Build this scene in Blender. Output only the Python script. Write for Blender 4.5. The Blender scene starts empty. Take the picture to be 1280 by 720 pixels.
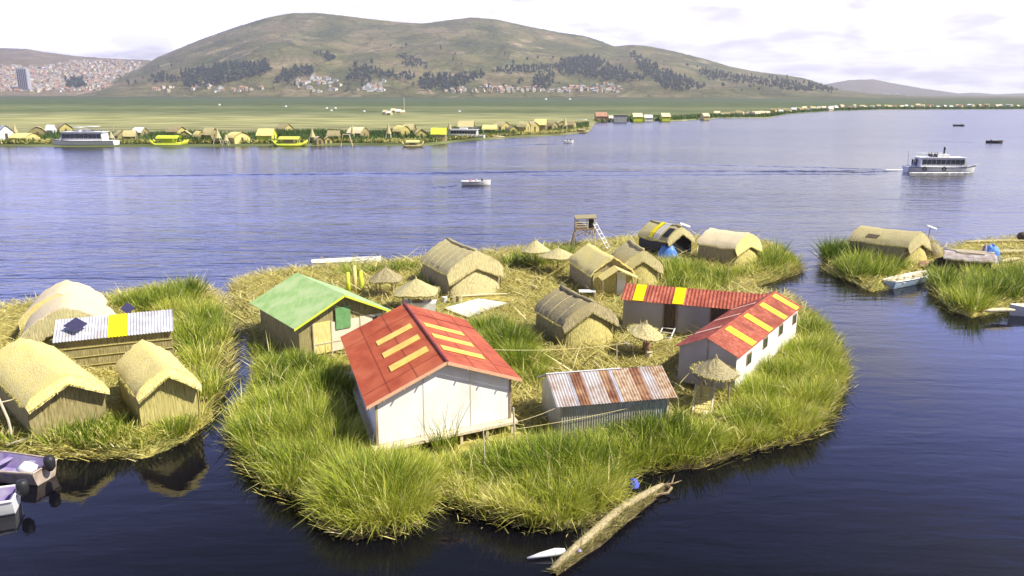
import bpy, math, random
import numpy as np
from mathutils import Vector, Matrix, noise
random.seed(7); RNG = np.random.default_rng(7)
S = bpy.context.scene; COL = S.collection
R = math.radians
# ---------------------------------------------------------------- camera model (also used to place things on the water plane)
F = 1000.; H = 15.; PIT = math.atan((360-116.5)/F); ROLL = R(0.13)
def ray(px, py):
    u = (px-640)/F; v = (360-py)/F; c, s = math.cos(ROLL), math.sin(ROLL)
    x = c*u-s*v; y = s*u+c*v
    return np.array([x, math.cos(PIT)+y*math.sin(PIT), -math.sin(PIT)+y*math.cos(PIT)])
def at(px, py, z=0.45):
    d = ray(px, py); t = (z-H)/d[2]; return np.array([d[0]*t, d[1]*t, z])
def on_plane(A, B, px, py):
    n = np.cross(np.array(B)-np.array(A), [0, 0, 1]); d = ray(px, py); o = np.array([0, 0, H]); return o+d*(n@(A-o))/(n@d)
# ---------------------------------------------------------------- materials
def mat(name, c1, c2=None, scale=3, stretch=(1, 1, 1), rough=.8, bump=0, bscale=None, bstretch=None, metal=0, detail=5, c3=None, scale3=.5, transl=0, spec=.3, lo=.35, hi=.65):
    m = bpy.data.materials.new(name); m.use_nodes = True; nt = m.node_tree; N = nt.nodes; L = nt.links
    p = N['Principled BSDF']; p.inputs['Roughness'].default_value = rough; p.inputs['Metallic'].default_value = metal
    p.inputs['Specular IOR Level'].default_value = spec
    p.inputs['Base Color'].default_value = (*c1, 1)
    tc = N.new('ShaderNodeTexCoord')
    def nz(sc, st, det=detail):
        mp = N.new('ShaderNodeMapping'); mp.inputs['Scale'].default_value = st
        L.new(tc.outputs['Object'], mp.inputs['Vector'])
        n = N.new('ShaderNodeTexNoise'); n.inputs['Scale'].default_value = sc; n.inputs['Detail'].default_value = det
        L.new(mp.outputs[0], n.inputs['Vector']); return n
    colout = None
    if c2:
        n = nz(scale, stretch); r = N.new('ShaderNodeValToRGB'); r.color_ramp.elements[0].position = lo; r.color_ramp.elements[1].position = hi
        r.color_ramp.elements[0].color = (*c1, 1); r.color_ramp.elements[1].color = (*c2, 1)
        L.new(n.outputs['Fac'], r.inputs['Fac']); colout = r.outputs['Color']
        if c3:
            n3 = nz(scale3, (1, 1, 1), 4); r3 = N.new('ShaderNodeValToRGB'); r3.color_ramp.elements[0].position = .45; r3.color_ramp.elements[1].position = .65
            L.new(n3.outputs['Fac'], r3.inputs['Fac'])
            mx = N.new('ShaderNodeMix'); mx.data_type = 'RGBA'
            L.new(r3.outputs['Color'], mx.inputs[0]); L.new(colout, mx.inputs[6]); mx.inputs[7].default_value = (*c3, 1); colout = mx.outputs[2]
        L.new(colout, p.inputs['Base Color'])
    if bump:
        n = nz(bscale or scale, bstretch or stretch); b = N.new('ShaderNodeBump'); b.inputs['Strength'].default_value = 1; b.inputs['Distance'].default_value = bump
        L.new(n.outputs['Fac'], b.inputs['Height']); L.new(b.outputs[0], p.inputs['Normal'])
    if transl:
        t = N.new('ShaderNodeBsdfTranslucent'); ms = N.new('ShaderNodeMixShader'); ms.inputs[0].default_value = transl
        if colout: L.new(colout, t.inputs['Color'])
        else: t.inputs['Color'].default_value = (*c1, 1)
        L.new(p.outputs[0], ms.inputs[1]); L.new(t.outputs[0], ms.inputs[2]); L.new(ms.outputs[0], N['Material Output'].inputs[0])
    return m
def thatch(name, a, b, c):
    return mat(name, a, b, scale=1.0, stretch=(14, 14, 2.2), rough=.85, bump=.05, bscale=1.0, bstretch=(16, 16, 2.0), c3=c, scale3=.9, detail=6)
M = {}
M['thatch_grey'] = thatch('thatch_grey', (.20, .165, .085), (.44, .38, .22), (.33, .28, .14))
M['thatch_tan'] = thatch('thatch_tan', (.34, .28, .13), (.60, .53, .29), (.48, .44, .22))
M['thatch_yellow'] = thatch('thatch_yellow', (.60, .48, .15), (.80, .70, .34), (.72, .62, .22))
M['thatch_pale'] = thatch('thatch_pale', (.60, .49, .29), (.80, .69, .49), (.70, .60, .38))
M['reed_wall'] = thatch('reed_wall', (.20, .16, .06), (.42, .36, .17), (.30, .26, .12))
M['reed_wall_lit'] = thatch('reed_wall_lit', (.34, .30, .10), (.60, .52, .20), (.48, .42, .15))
M['straw'] = mat('straw', (.23, .19, .04), (.52, .45, .13), scale=2.2, detail=9, rough=.9, bump=.10, bscale=5, c3=(.20, .20, .05), scale3=.45)
M['peat'] = mat('peat', (.05, .04, .02), (.12, .09, .04), scale=4, rough=.9, bump=.05)
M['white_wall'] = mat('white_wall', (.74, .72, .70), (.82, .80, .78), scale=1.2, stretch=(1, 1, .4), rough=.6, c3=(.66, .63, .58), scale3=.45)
M['grey_panel_shade'] = mat('grey_panel_shade', (.36, .34, .34), (.43, .41, .41), scale=1.2, rough=.7, c3=(.32, .30, .29), scale3=.6)  # grey sheeting, darkened further so the shade of these walls sits in the colour
M['red_roof'] = mat('red_roof', (.38, .088, .042), (.29, .06, .032), scale=1.0, stretch=(1.2, 1.2, 5), rough=.55, bump=.012, bscale=22, c3=(.42, .12, .062), scale3=.6, detail=9)
M['red_old'] = mat('red_old', (.34, .065, .035), (.47, .18, .12), scale=1.5, stretch=(4, 4, 1), rough=.6, c3=(.24, .05, .03), scale3=.8, lo=.42, hi=.72, detail=9)
M['ridge_red'] = mat('ridge_red', (.20, .03, .02), (.28, .05, .03), rough=.6)
M['yellow_sheet'] = mat('yellow_sheet', (.82, .60, .07), (.74, .47, .05), scale=2, rough=.4)
M['yellow_bright'] = mat('yellow_bright', (.88, .74, .01), (.80, .64, .01), scale=2, rough=.4)
M['pale_stripe'] = mat('pale_stripe', (.70, .42, .26), (.62, .34, .20), scale=2, rough=.5)
M['green_roof'] = mat('green_roof', (.23, .37, .15), (.31, .45, .20), scale=1.2, stretch=(3, 1, 3), rough=.5, c3=(.36, .46, .25), scale3=.9)
M['green_paint'] = mat('green_paint', (.12, .28, .10), (.18, .36, .15), rough=.6)
M['zinc'] = mat('zinc', (.42, .44, .47), (.60, .62, .65), scale=1.5, stretch=(1, 1, 3), rough=.42, metal=.35)
M['zinc_pale'] = mat('zinc_pale', (.46, .47, .53), (.62, .63, .70), scale=1.2, stretch=(2, 2, 1), rough=.45, metal=.15, c3=(.40, .38, .38), scale3=.9, detail=8)
M['zinc_dull'] = mat('zinc_dull', (.44, .39, .38), (.31, .23, .19), scale=1.4, stretch=(3, 3, 1), rough=.6, c3=(.48, .46, .49), scale3=1.1, detail=9)
M['zinc_wall'] = mat('zinc_wall', (.34, .36, .37), (.50, .52, .52), scale=2.2, stretch=(2, 2, .7), rough=.5, metal=.3, c3=(.40, .38, .33), scale3=.8)
M['rust'] = mat('rust', (.14, .055, .035), (.27, .13, .075), scale=2, stretch=(2, 2, 1), rough=.85, c3=(.38, .24, .14), scale3=1.5)
M['rust_light'] = mat('rust_light', (.48, .38, .30), (.32, .19, .10), scale=2.2, stretch=(2, 2, 1), rough=.7, lo=.4, hi=.62)
M['wood'] = mat('wood', (.24, .17, .10), (.38, .29, .18), scale=2, stretch=(6, 6, 1), rough=.8)
M['wood_pale'] = mat('wood_pale', (.52, .45, .33), (.66, .58, .44), scale=2, stretch=(6, 6, 1), rough=.8)
M['wood_dark'] = mat('wood_dark', (.07, .05, .035), (.13, .095, .06), scale=2, stretch=(6, 6, 1), rough=.8)
M['white_paint'] = mat('white_paint', (.80, .80, .80), (.72, .72, .72), scale=2, rough=.4)
M['cream'] = mat('cream', (.62, .56, .42), (.72, .66, .52), scale=1.5, rough=.7)
M['dark'] = mat('dark', (.025, .025, .028), rough=.5)
M['glass'] = mat('glass', (.03, .035, .045), rough=.08, spec=.8)
M['solar'] = mat('solar', (.04, .04, .09), (.06, .05, .12), scale=8, rough=.2, spec=.6)
M['lime'] = mat('lime', (.55, .68, .04), (.68, .70, .08), scale=.6, rough=.7)
M['reed_boat'] = mat('reed_boat', (.58, .58, .07), (.72, .68, .16), scale=.8, stretch=(1, 6, 6), rough=.8)
M['reed_tan'] = mat('reed_tan', (.42, .36, .13), (.58, .50, .24), scale=.8, stretch=(1, 6, 6), rough=.8)
M['violet'] = mat('violet', (.24, .17, .42), (.40, .36, .50), scale=2, rough=.5)
M['blue_hull'] = mat('blue_hull', (.35, .48, .70), (.50, .60, .76), scale=2, rough=.5)
M['boat_wood'] = mat('boat_wood', (.34, .26, .20), (.50, .42, .36), scale=3, rough=.7)
M['blue_tarp'] = mat('blue_tarp', (.07, .20, .60), (.16, .34, .78), scale=2, rough=.4, bump=.05, bscale=4)
M['blue_bag'] = mat('blue_bag', (.05, .08, .55), (.12, .16, .70), scale=6, rough=.35, bump=.03, bscale=14)
M['rope'] = mat('rope', (.50, .42, .20), (.62, .54, .30), rough=.8)
M['rubber'] = mat('rubber', (.03, .03, .03), rough=.7)
M['brick'] = mat('brick', (.36, .19, .13), (.44, .27, .19), scale=.4, rough=.9)
M['adobe'] = mat('adobe', (.42, .33, .24), (.52, .42, .32), scale=.3, rough=.9)
M['foam'] = mat('foam', (.80, .80, .82), rough=.9)
M['skin'] = mat('skin', (.30, .16, .10), rough=.6)
M['trunk'] = mat('trunk', (.12, .09, .06), (.18, .14, .10), rough=.9)
M['leaf'] = mat('leaf', (.035, .06, .03), (.07, .10, .05), scale=.15, rough=.8)
M['leaf_grey'] = mat('leaf_grey', (.05, .075, .045), (.08, .105, .06), scale=.12, rough=.8)
def clothes(n, c): M[n] = mat(n, c, rough=.8); return n
clothes('cloth_black', (.03, .03, .035)); clothes('cloth_red', (.50, .06, .06)); clothes('cloth_white', (.75, .73, .72)); clothes('cloth_navy', (.04, .05, .12)); clothes('cloth_brown', (.14, .09, .06)); clothes('cloth_pink', (.6, .25, .3))
def blade_mat(name, stops, transl=.25):
    m = bpy.data.materials.new(name); m.use_nodes = True; N = m.node_tree.nodes; L = m.node_tree.links
    p = N['Principled BSDF']; p.inputs['Roughness'].default_value = .55; p.inputs['Specular IOR Level'].default_value = .35
    a = N.new('ShaderNodeAttribute'); a.attribute_name = 'rnd'
    r = N.new('ShaderNodeValToRGB'); e = r.color_ramp.elements
    e[0].position, e[0].color = stops[0][0], (*stops[0][1], 1); e[1].position, e[1].color = stops[-1][0], (*stops[-1][1], 1)
    for q, c in stops[1:-1]: x = e.new(q); x.color = (*c, 1)
    L.new(a.outputs['Fac'], r.inputs['Fac']); L.new(r.outputs['Color'], p.inputs['Base Color'])
    t = N.new('ShaderNodeBsdfTranslucent'); L.new(r.outputs['Color'], t.inputs['Color'])
    ms = N.new('ShaderNodeMixShader'); ms.inputs[0].default_value = transl
    L.new(p.outputs[0], ms.inputs[1]); L.new(t.outputs[0], ms.inputs[2]); L.new(ms.outputs[0], N['Material Output'].inputs[0])
    return m
M['reeds'] = blade_mat('reeds', [(0, (.07, .12, .012)), (.22, (.20, .29, .02)), (.45, (.41, .47, .05)), (.7, (.62, .62, .11)), (1, (.80, .72, .33))], .32)
M['reeds_dark'] = blade_mat('reeds_dark', [(0, (.03, .07, .014)), (.5, (.08, .15, .025)), (.85, (.20, .26, .06)), (1, (.40, .36, .14))])
M['strawblade'] = blade_mat('strawblade', [(0, (.20, .17, .04)), (.4, (.42, .37, .09)), (.75, (.60, .53, .19)), (1, (.80, .73, .44))], .1)
M['logblade'] = blade_mat('logblade', [(0, (.08, .07, .025)), (.4, (.22, .20, .06)), (.8, (.40, .34, .13)), (1, (.62, .55, .32))], .1)
M['log_core'] = mat('log_core', (.26, .21, .11), (.46, .39, .24), scale=3, stretch=(4, 4, 4), rough=.9, bump=.03)
# ---------------------------------------------------------------- mesh builder
class MB:
    def __init__(s): s.v = []; s.f = []; s.mi = []; s.m = 0
    def add(s, vs, fs):
        k = len(s.v); s.v += [tuple(map(float, p)) for p in vs]; s.f += [tuple(i+k for i in q) for q in fs]; s.mi += [s.m]*len(fs)
        return s
    def box(s, x0, x1, y0, y1, z0, z1, T=lambda x, y, z: (x, y, z)):
        vs = [T(x, y, z) for z in (z0, z1) for y in (y0, y1) for x in (x0, x1)]
        return s.add(vs, [(0, 2, 3, 1), (4, 5, 7, 6), (0, 1, 5, 4), (2, 6, 7, 3), (0, 4, 6, 2), (1, 3, 7, 5)])
    def slab(s, a, b, c, d, t):
        a, b, c, d = map(lambda p: np.array(p, float), (a, b, c, d)); n = np.cross(b-a, d-a); n = n/(np.linalg.norm(n)+1e-9)*t
        return s.add([a, b, c, d, a-n, b-n, c-n, d-n], [(0, 1, 2, 3), (7, 6, 5, 4), (0, 4, 5, 1), (1, 5, 6, 2), (2, 6, 7, 3), (3, 7, 4, 0)])
    def tube(s, pts, r, n=6, cap=True):
        pts = [Vector(p) for p in pts]; k = len(pts); rs = r if hasattr(r, '__len__') else [r]*k; vs = []
        for i, p in enumerate(pts):
            t = (pts[min(i+1, k-1)]-pts[max(i-1, 0)]).normalized(); a = t.orthogonal().normalized() if abs(t.z) > .95 else t.cross(Vector((0, 0, 1))).normalized(); b = t.cross(a)
            for j in range(n):
                q = 2*math.pi*j/n; vs.append(p+(a*math.cos(q)+b*math.sin(q))*rs[i])
        fs = [(i*n+j, i*n+(j+1) % n, (i+1)*n+(j+1) % n, (i+1)*n+j) for i in range(k-1) for j in range(n)]
        if cap: fs += [tuple(range(n-1, -1, -1)), tuple(range((k-1)*n, k*n))]
        return s.add(vs, fs)
    def grid(s, P, close=False):
        nr = len(P); nc = len(P[0]); vs = [p for row in P for p in row]
        return s.add(vs, [(i*nc+j, i*nc+(j+1) % nc, (i+1)*nc+(j+1) % nc, (i+1)*nc+j) for i in range(nr-1) for j in range(nc if close else nc-1)])
    def corrug(s, a, b, c, d, n, amp):
        """sheet a-b-c-d; waves run along a->d, counted along a->b"""
        a, b, c, d = [np.array(p, float) for p in (a, b, c, d)]; nn = np.cross(b-a, d-a); nn /= np.linalg.norm(nn); rows = []
        for e0, e1 in ((a, b), (d, c)): rows.append([e0+(e1-e0)*i/(n*4)+nn*amp*(math.cos(i*math.pi/2)) for i in range(n*4+1)])
        s.grid(rows); s.grid([[p-nn*.012 for p in r] for r in rows]); return s
    def build(s, name, m, parent=None, smooth=False, kind=None, label=None):
        me = bpy.data.meshes.new(name)
        if parent is not None:
            loc = parent.get('_o', (0, 0, 0)); vs = [(x-loc[0], y-loc[1], z-loc[2]) for x, y, z in s.v]
        else: vs = s.v
        me.from_pydata(vs, [], s.f)
        for k in (m if isinstance(m, (list, tuple)) else [m]): me.materials.append(M[k] if isinstance(k, str) else k)
        if max(s.mi, default=0) > 0: me.polygons.foreach_set('material_index', s.mi)
        if smooth: me.polygons.foreach_set('use_smooth', [True]*len(me.polygons))
        me.update(); o = bpy.data.objects.new(name, me); COL.objects.link(o)
        if parent is not None: o.parent = parent
        if kind: o['kind'] = kind
        if label: o['label'] = label
        return o
ORIG = {}
def thing(name, label, cat, loc, group=None):
    o = bpy.data.objects.new(name, None); COL.objects.link(o); o.location = tuple(map(float, loc)); o.empty_display_size = .3
    o['label'] = label; o['category'] = cat; o['_o'] = [float(q) for q in loc]
    if group: o['group'] = group
    return o
def tag(o, label, cat, group=None):
    o['label'] = label; o['category'] = cat
    if group: o['group'] = group
    return o
def copy_tree(o, parent=None):
    c = o.copy(); COL.objects.link(c); c.parent = parent
    for ch in list(o.children): copy_tree(ch, c)
    return c
def single(mb, name, m, label, cat, loc, group=None, smooth=False):
    """one-mesh thing whose origin sits at its base"""
    mb.v = [(x-loc[0], y-loc[1], z-loc[2]) for x, y, z in mb.v]
    o = mb.build(name, m, smooth=smooth); o.location = tuple(map(float, loc)); return tag(o, label, cat, group)
class Frame:
    """c: front centre at ground; Y: unit vector to the back; X: to the right"""
    def __init__(s, c, Y, X=None, z0=.45):
        s.c = np.array([c[0], c[1]]); s.Y = np.array(Y[:2])/np.linalg.norm(Y[:2])
        s.X = np.array([s.Y[1], -s.Y[0]]) if X is None else np.array(X[:2])/np.linalg.norm(X[:2]); s.z0 = z0
    def __call__(s, x, y, z): q = s.c+s.X*x+s.Y*y; return (q[0], q[1], z)
    @property
    def loc(s): return (s.c[0], s.c[1], s.z0)
def ridge_frame(apex, rb, zr, X=None, z0=.45):
    a = at(*apex, zr); b = at(*rb, zr); return Frame(a, b-a, X, z0), float(np.linalg.norm(b-a))
FOOT = []   # footprints kept free of reeds
def foot(fr, W, D, m=.15): FOOT.append([fr(x, y, 0)[:2] for x, y in ((-W/2-m, -m), (W/2+m, -m), (W/2+m, D+m), (-W/2-m, D+m))])
# ---------------------------------------------------------------- numpy blades
def inpoly(pts, poly):
    x, y = pts[:, 0], pts[:, 1]; inside = np.zeros(len(pts), bool); n = len(poly)
    for i in range(n):
        x0, y0 = poly[i][:2]; x1, y1 = poly[(i+1) % n][:2]
        c = ((y0 > y) != (y1 > y)) & (x < (x1-x0)*(y-y0)/(y1-y0+1e-12)+x0); inside ^= c
    return inside
def sample(poly, n):
    P = np.array([p[:2] for p in poly]); lo, hi = P.min(0), P.max(0); out = np.zeros((0, 2))
    while len(out) < n:
        q = RNG.uniform(lo, hi, (n*2, 2)); out = np.vstack([out, q[inpoly(q, P)]])
    return out[:n]
def area(poly):
    P = np.array([p[:2] for p in poly]); x, y = P[:, 0], P[:, 1]; return abs(np.dot(x, np.roll(y, 1))-np.dot(y, np.roll(x, 1)))/2
def blades(base, yaw, lean, length, width, bend, rnd):
    """vertices of curved tapering blades. lean: horizontal fraction at start, bend: extra at the tip"""
    n = len(base); d = np.stack([np.cos(yaw), np.sin(yaw), np.zeros(n)], 1)
    sd = RNG.uniform(0, 2*math.pi, n); side = np.stack([np.cos(sd), np.sin(sd), np.zeros(n)], 1)*width[:, None]/2
    up = np.array([0, 0, 1.])
    def pt(t):
        hor = lean*t+bend*t*t; ver = np.sqrt(np.maximum(1-(lean+bend*t)**2*.8, .02))*t
        return base+d*(hor*length)[:, None]+up*(ver*length)[:, None]
    V = np.stack([base-side, base+side, pt(.55)-side*.8, pt(.55)+side*.8, pt(1.)], 1).reshape(-1, 3)
    return V, n, rnd
def blade_object(name, sets, m, kind=None, parent=None):
    V = np.concatenate([s[0] for s in sets]); n = sum(s[1] for s in sets); rnd = np.concatenate([s[2] for s in sets])
    me = bpy.data.meshes.new(name); me.vertices.add(n*5); me.vertices.foreach_set('co', V.astype(np.float32).ravel())
    k = np.arange(n)*5; q = np.stack([k, k+1, k+3, k+2, k+2, k+3, k+4], 1).ravel()
    me.loops.add(n*7); me.loops.foreach_set('vertex_index', q.astype(np.int32))
    me.polygons.add(n*2); me.polygons.foreach_set('loop_start', np.stack([np.arange(n)*7, np.arange(n)*7+4], 1).ravel().astype(np.int32))
    me.update(calc_edges=True); me.attributes.new('rnd', 'FLOAT', 'POINT').data.foreach_set('value', np.repeat(rnd, 5).astype(np.float32))
    me.materials.append(M[m]); o = bpy.data.objects.new(name, me); COL.objects.link(o)
    if kind: o['kind'] = kind
    if parent is not None: o.parent = parent
    return o
def reed_set(poly, dens, hmul=1.6, width=.04, clump=1.3, z=.3, dry=.0, droop=.35, green=0.):
    A = area(poly); n = int(A*dens); nc = max(4, int(A*clump)); C = sample(poly, nc*2); C = C[np.argsort([-noise.noise(Vector((x*.7, y*.7, 7.)))+random.random()*.5 for x, y in C])][:nc]; ch = RNG.uniform(.55, 1.15, nc)*hmul; cr = RNG.uniform(-.22, .22, nc)
    idx = RNG.integers(0, nc, n); off = RNG.normal(0, .42/math.sqrt(clump), (n, 2)); b = C[idx]+off
    keep = inpoly(b, poly) | (RNG.random(n) < .12)
    for f in FOOT: keep &= ~inpoly(b, f)
    b, idx, off = b[keep], idx[keep], off[keep]; n = len(b)
    yaw = np.arctan2(off[:, 1], off[:, 0])+RNG.normal(0, .5, n); lean = np.clip(np.hypot(off[:, 0], off[:, 1])*.55+RNG.uniform(0, .2, n), 0, .75)
    zz = z+np.zeros(n)
    # hummocky patches, so tall, short, green and straw-coloured tracts alternate
    pn = np.array([noise.noise(Vector((x*.22, y*.22, 3.1)))+.5*noise.noise(Vector((x*.6, y*.6, 9.))) for x, y in C[idx % nc]])
    length = ch[idx]*RNG.uniform(.5, 1.1, n)*(1+.6*pn); lean = np.clip(lean*(1+.5*pn), 0, .8); bend = RNG.uniform(.05, droop, n)*RNG.choice([.4, 1, 1.7], n)
    rnd = np.clip(.36+cr[idx]-.4*pn+RNG.normal(0, .15, n)+dry-green, 0, 1); dead = RNG.random(n) < .07; rnd[dead] = .95
    return blades(np.column_stack([b, zz]), yaw, lean, length, width*RNG.uniform(.7, 1.4, n), np.minimum(bend, .95-lean*.5), rnd)
def litter_set(poly, dens, z, ln=(.25, .9), width=.04, zr=.12):
    n = int(area(poly)*dens); b = sample(poly, n); b = b[~inpoly(b, MATS)]; n = len(b); yaw = RNG.uniform(0, 6.28, n)
    return blades(np.column_stack([b, z+RNG.uniform(-.03, zr, n)]), yaw, RNG.uniform(.93, 1.05, n), RNG.uniform(*ln, n), width*RNG.uniform(.6, 1.5, n), np.full(n, .02), RNG.beta(2, 2, n))
def rim_set(poly, per_m, z=.28, length=(.5, 1.1), width=.045, closed=True, lean=(.75, 1.0), inward=-.15, spread=.28, ry=.6):
    P = np.array([p[:2] for p in poly]); B = []; Y = []; c = P.mean(0)
    sgn = 1 if sum((P[i][0]*P[(i+1) % len(P)][1]-P[(i+1) % len(P)][0]*P[i][1]) for i in range(len(P))) > 0 else -1
    for i in range(len(P) if closed else len(P)-1):
        a, b = P[i], P[(i+1) % len(P)]; L_ = np.hypot(*(b-a)); k = int(L_*per_m)
        if k < 1: continue
        t = RNG.random(k)[:, None]; d = (b-a)/L_; nrm = np.array([d[1], -d[0]])*sgn
        B.append(a+(b-a)*t+nrm*RNG.normal(inward, spread, (k, 1))); Y.append(math.atan2(nrm[1], nrm[0])+RNG.normal(0, ry, k))
    B = np.vstack(B); Y = np.concatenate(Y); n = len(B)
    return blades(np.column_stack([B, z+RNG.uniform(-.2, .12, n)]), Y, RNG.uniform(*lean, n), RNG.uniform(*length, n), width*RNG.uniform(.6, 1.4, n), RNG.uniform(.05, .25, n)*0+.05, np.clip(RNG.beta(2, 1.6, n), 0, 1))
# ---------------------------------------------------------------- water, ground sheets
def polypx(pts, z=0.): return [at(x, y, z)[:2] for x, y in pts]
def dist_to_poly(pts, poly):
    P = np.array([p[:2] for p in poly]); D = np.full(len(pts), 1e9)
    for i in range(len(P)):
        a, b = P[i], P[(i+1) % len(P)]; ab = b-a; t = np.clip(((pts-a)@ab)/(ab@ab+1e-12), 0, 1)[:, None]; D = np.minimum(D, np.linalg.norm(pts-(a+ab*t), axis=1))
    return D
def island(name, poly, cell=.35, top=.42, wet=()):
    P = np.array([p[:2] for p in poly]); lo = P.min(0)-1; hi = P.max(0)+1; nx = int((hi[0]-lo[0])/cell)+1; ny = int((hi[1]-lo[1])/cell)+1
    X, Y = np.meshgrid(lo[0]+np.arange(nx)*cell, lo[1]+np.arange(ny)*cell); pts = np.column_stack([X.ravel(), Y.ravel()])
    ins = inpoly(pts, P); D = dist_to_poly(pts, P)*np.where(ins, 1, -1)
    nz = np.array([noise.noise(Vector((x*.38, y*.38, 0)))*.62+noise.noise(Vector((x*1.7, y*1.7, 5)))*.12 for x, y in pts])
    D2 = D+nz*.8; z = np.clip(D2/.55, -1, 1)*.42; z = np.where(z > 0, np.minimum(z, top), z)+nz*.12*np.clip(D, 0, 1)
    K = D2 > -.75; idx = -np.ones(len(pts), int); idx[K] = np.arange(K.sum()); fs = []
    for j in range(ny-1):
        for i in range(nx-1):
            q = (j*nx+i, j*nx+i+1, (j+1)*nx+i+1, (j+1)*nx+i)
            if all(K[a] for a in q): fs.append(tuple(int(idx[a]) for a in q))
    mb = MB(); V_ = np.column_stack([pts, z])[K]; mb.add(V_, fs); C_ = np.array([V_[list(f)].mean(0)[:2] for f in fs]); C_ = C_+np.array([[noise.noise(Vector((x*.9, y*.9, 1)))*.6, noise.noise(Vector((x*.9, y*.9, 4)))*.6] for x, y in C_]); wm = np.zeros(len(fs), bool)
    for w_ in wet: wm |= inpoly(C_, w_)
    mb.mi = [int(q) for q in wm]; return mb.build(name, ['straw', 'peat'], kind='structure', smooth=True)
MAIN = polypx([(292, 358), (330, 344), (400, 337), (470, 332), (530, 327), (600, 320), (660, 313), (720, 308), (780, 300), (840, 298), (890, 303), (945, 303), (985, 320), (999, 340), (965, 352), (930, 360), (940, 368), (985, 372), (1012, 398), (1045, 440), (1052, 478), (1032, 520), (1010, 548), (950, 562), (905, 572), (870, 583), (815, 590), (780, 596), (778, 612), (770, 638), (735, 655), (700, 665), (640, 657), (605, 650), (565, 634), (545, 618), (533, 640), (520, 660), (485, 669), (440, 672), (408, 658), (396, 628), (380, 622), (350, 621), (330, 600), (306, 572), (292, 545), (299, 522), (326, 497), (330, 462), (318, 430), (302, 395)])
LEFT = polypx([(-160, 400), (0, 388), (70, 378), (130, 375), (200, 362), (245, 356), (268, 372), (292, 388), (292, 425), (288, 462), (280, 486), (266, 504), (256, 526), (235, 550), (180, 572), (120, 575), (70, 570), (30, 568), (-40, 575), (-160, 600)])
RA = polypx([(1027, 322), (1050, 312), (1090, 302), (1150, 300), (1172, 308), (1168, 328), (1150, 343), (1125, 348), (1108, 362), (1090, 364), (1060, 352), (1036, 340)])
RB = polypx([(1160, 332), (1172, 318), (1190, 310), (1230, 304), (1280, 299), (1400, 292), (1400, 385), (1300, 384), (1262, 384), (1240, 394), (1215, 398), (1190, 390), (1167, 366), (1158, 348)])
MARSH = polypx([(-500, 183), (0, 182), (120, 183), (230, 183), (350, 182), (430, 181), (482, 182), (530, 182), (570, 177), (640, 172), (700, 169), (737, 164), (744, 153), (760, 151.5), (850, 151), (900, 147.5), (960, 147.5), (985, 142.5), (1040, 138.5), (1100, 137), (1290, 136.5), (1500, 136), (2200, 136)])
WET = polypx([(300, 440), (345, 452), (395, 452), (425, 462), (436, 480), (455, 590), (485, 612), (560, 608), (640, 598), (690, 594), (735, 590), (765, 584), (800, 566), (848, 540), (905, 552), (925, 515), (965, 470), (1000, 432), (1006, 400), (1060, 430), (1070, 480), (1040, 540), (950, 575), (780, 605), (770, 650), (640, 680), (560, 650), (440, 690), (380, 640), (330, 620), (280, 560), (300, 500)])
WETL = polypx([(222, 402), (262, 390), (292, 400), (310, 470), (280, 520), (240, 500)])
for n_, p_, w_ in (('straw_ground', MAIN, [WET]), ('straw_ground', LEFT, [WETL]), ('straw_ground', RA, []), ('straw_ground', RB, [])): island(n_, p_, wet=w_)

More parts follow.
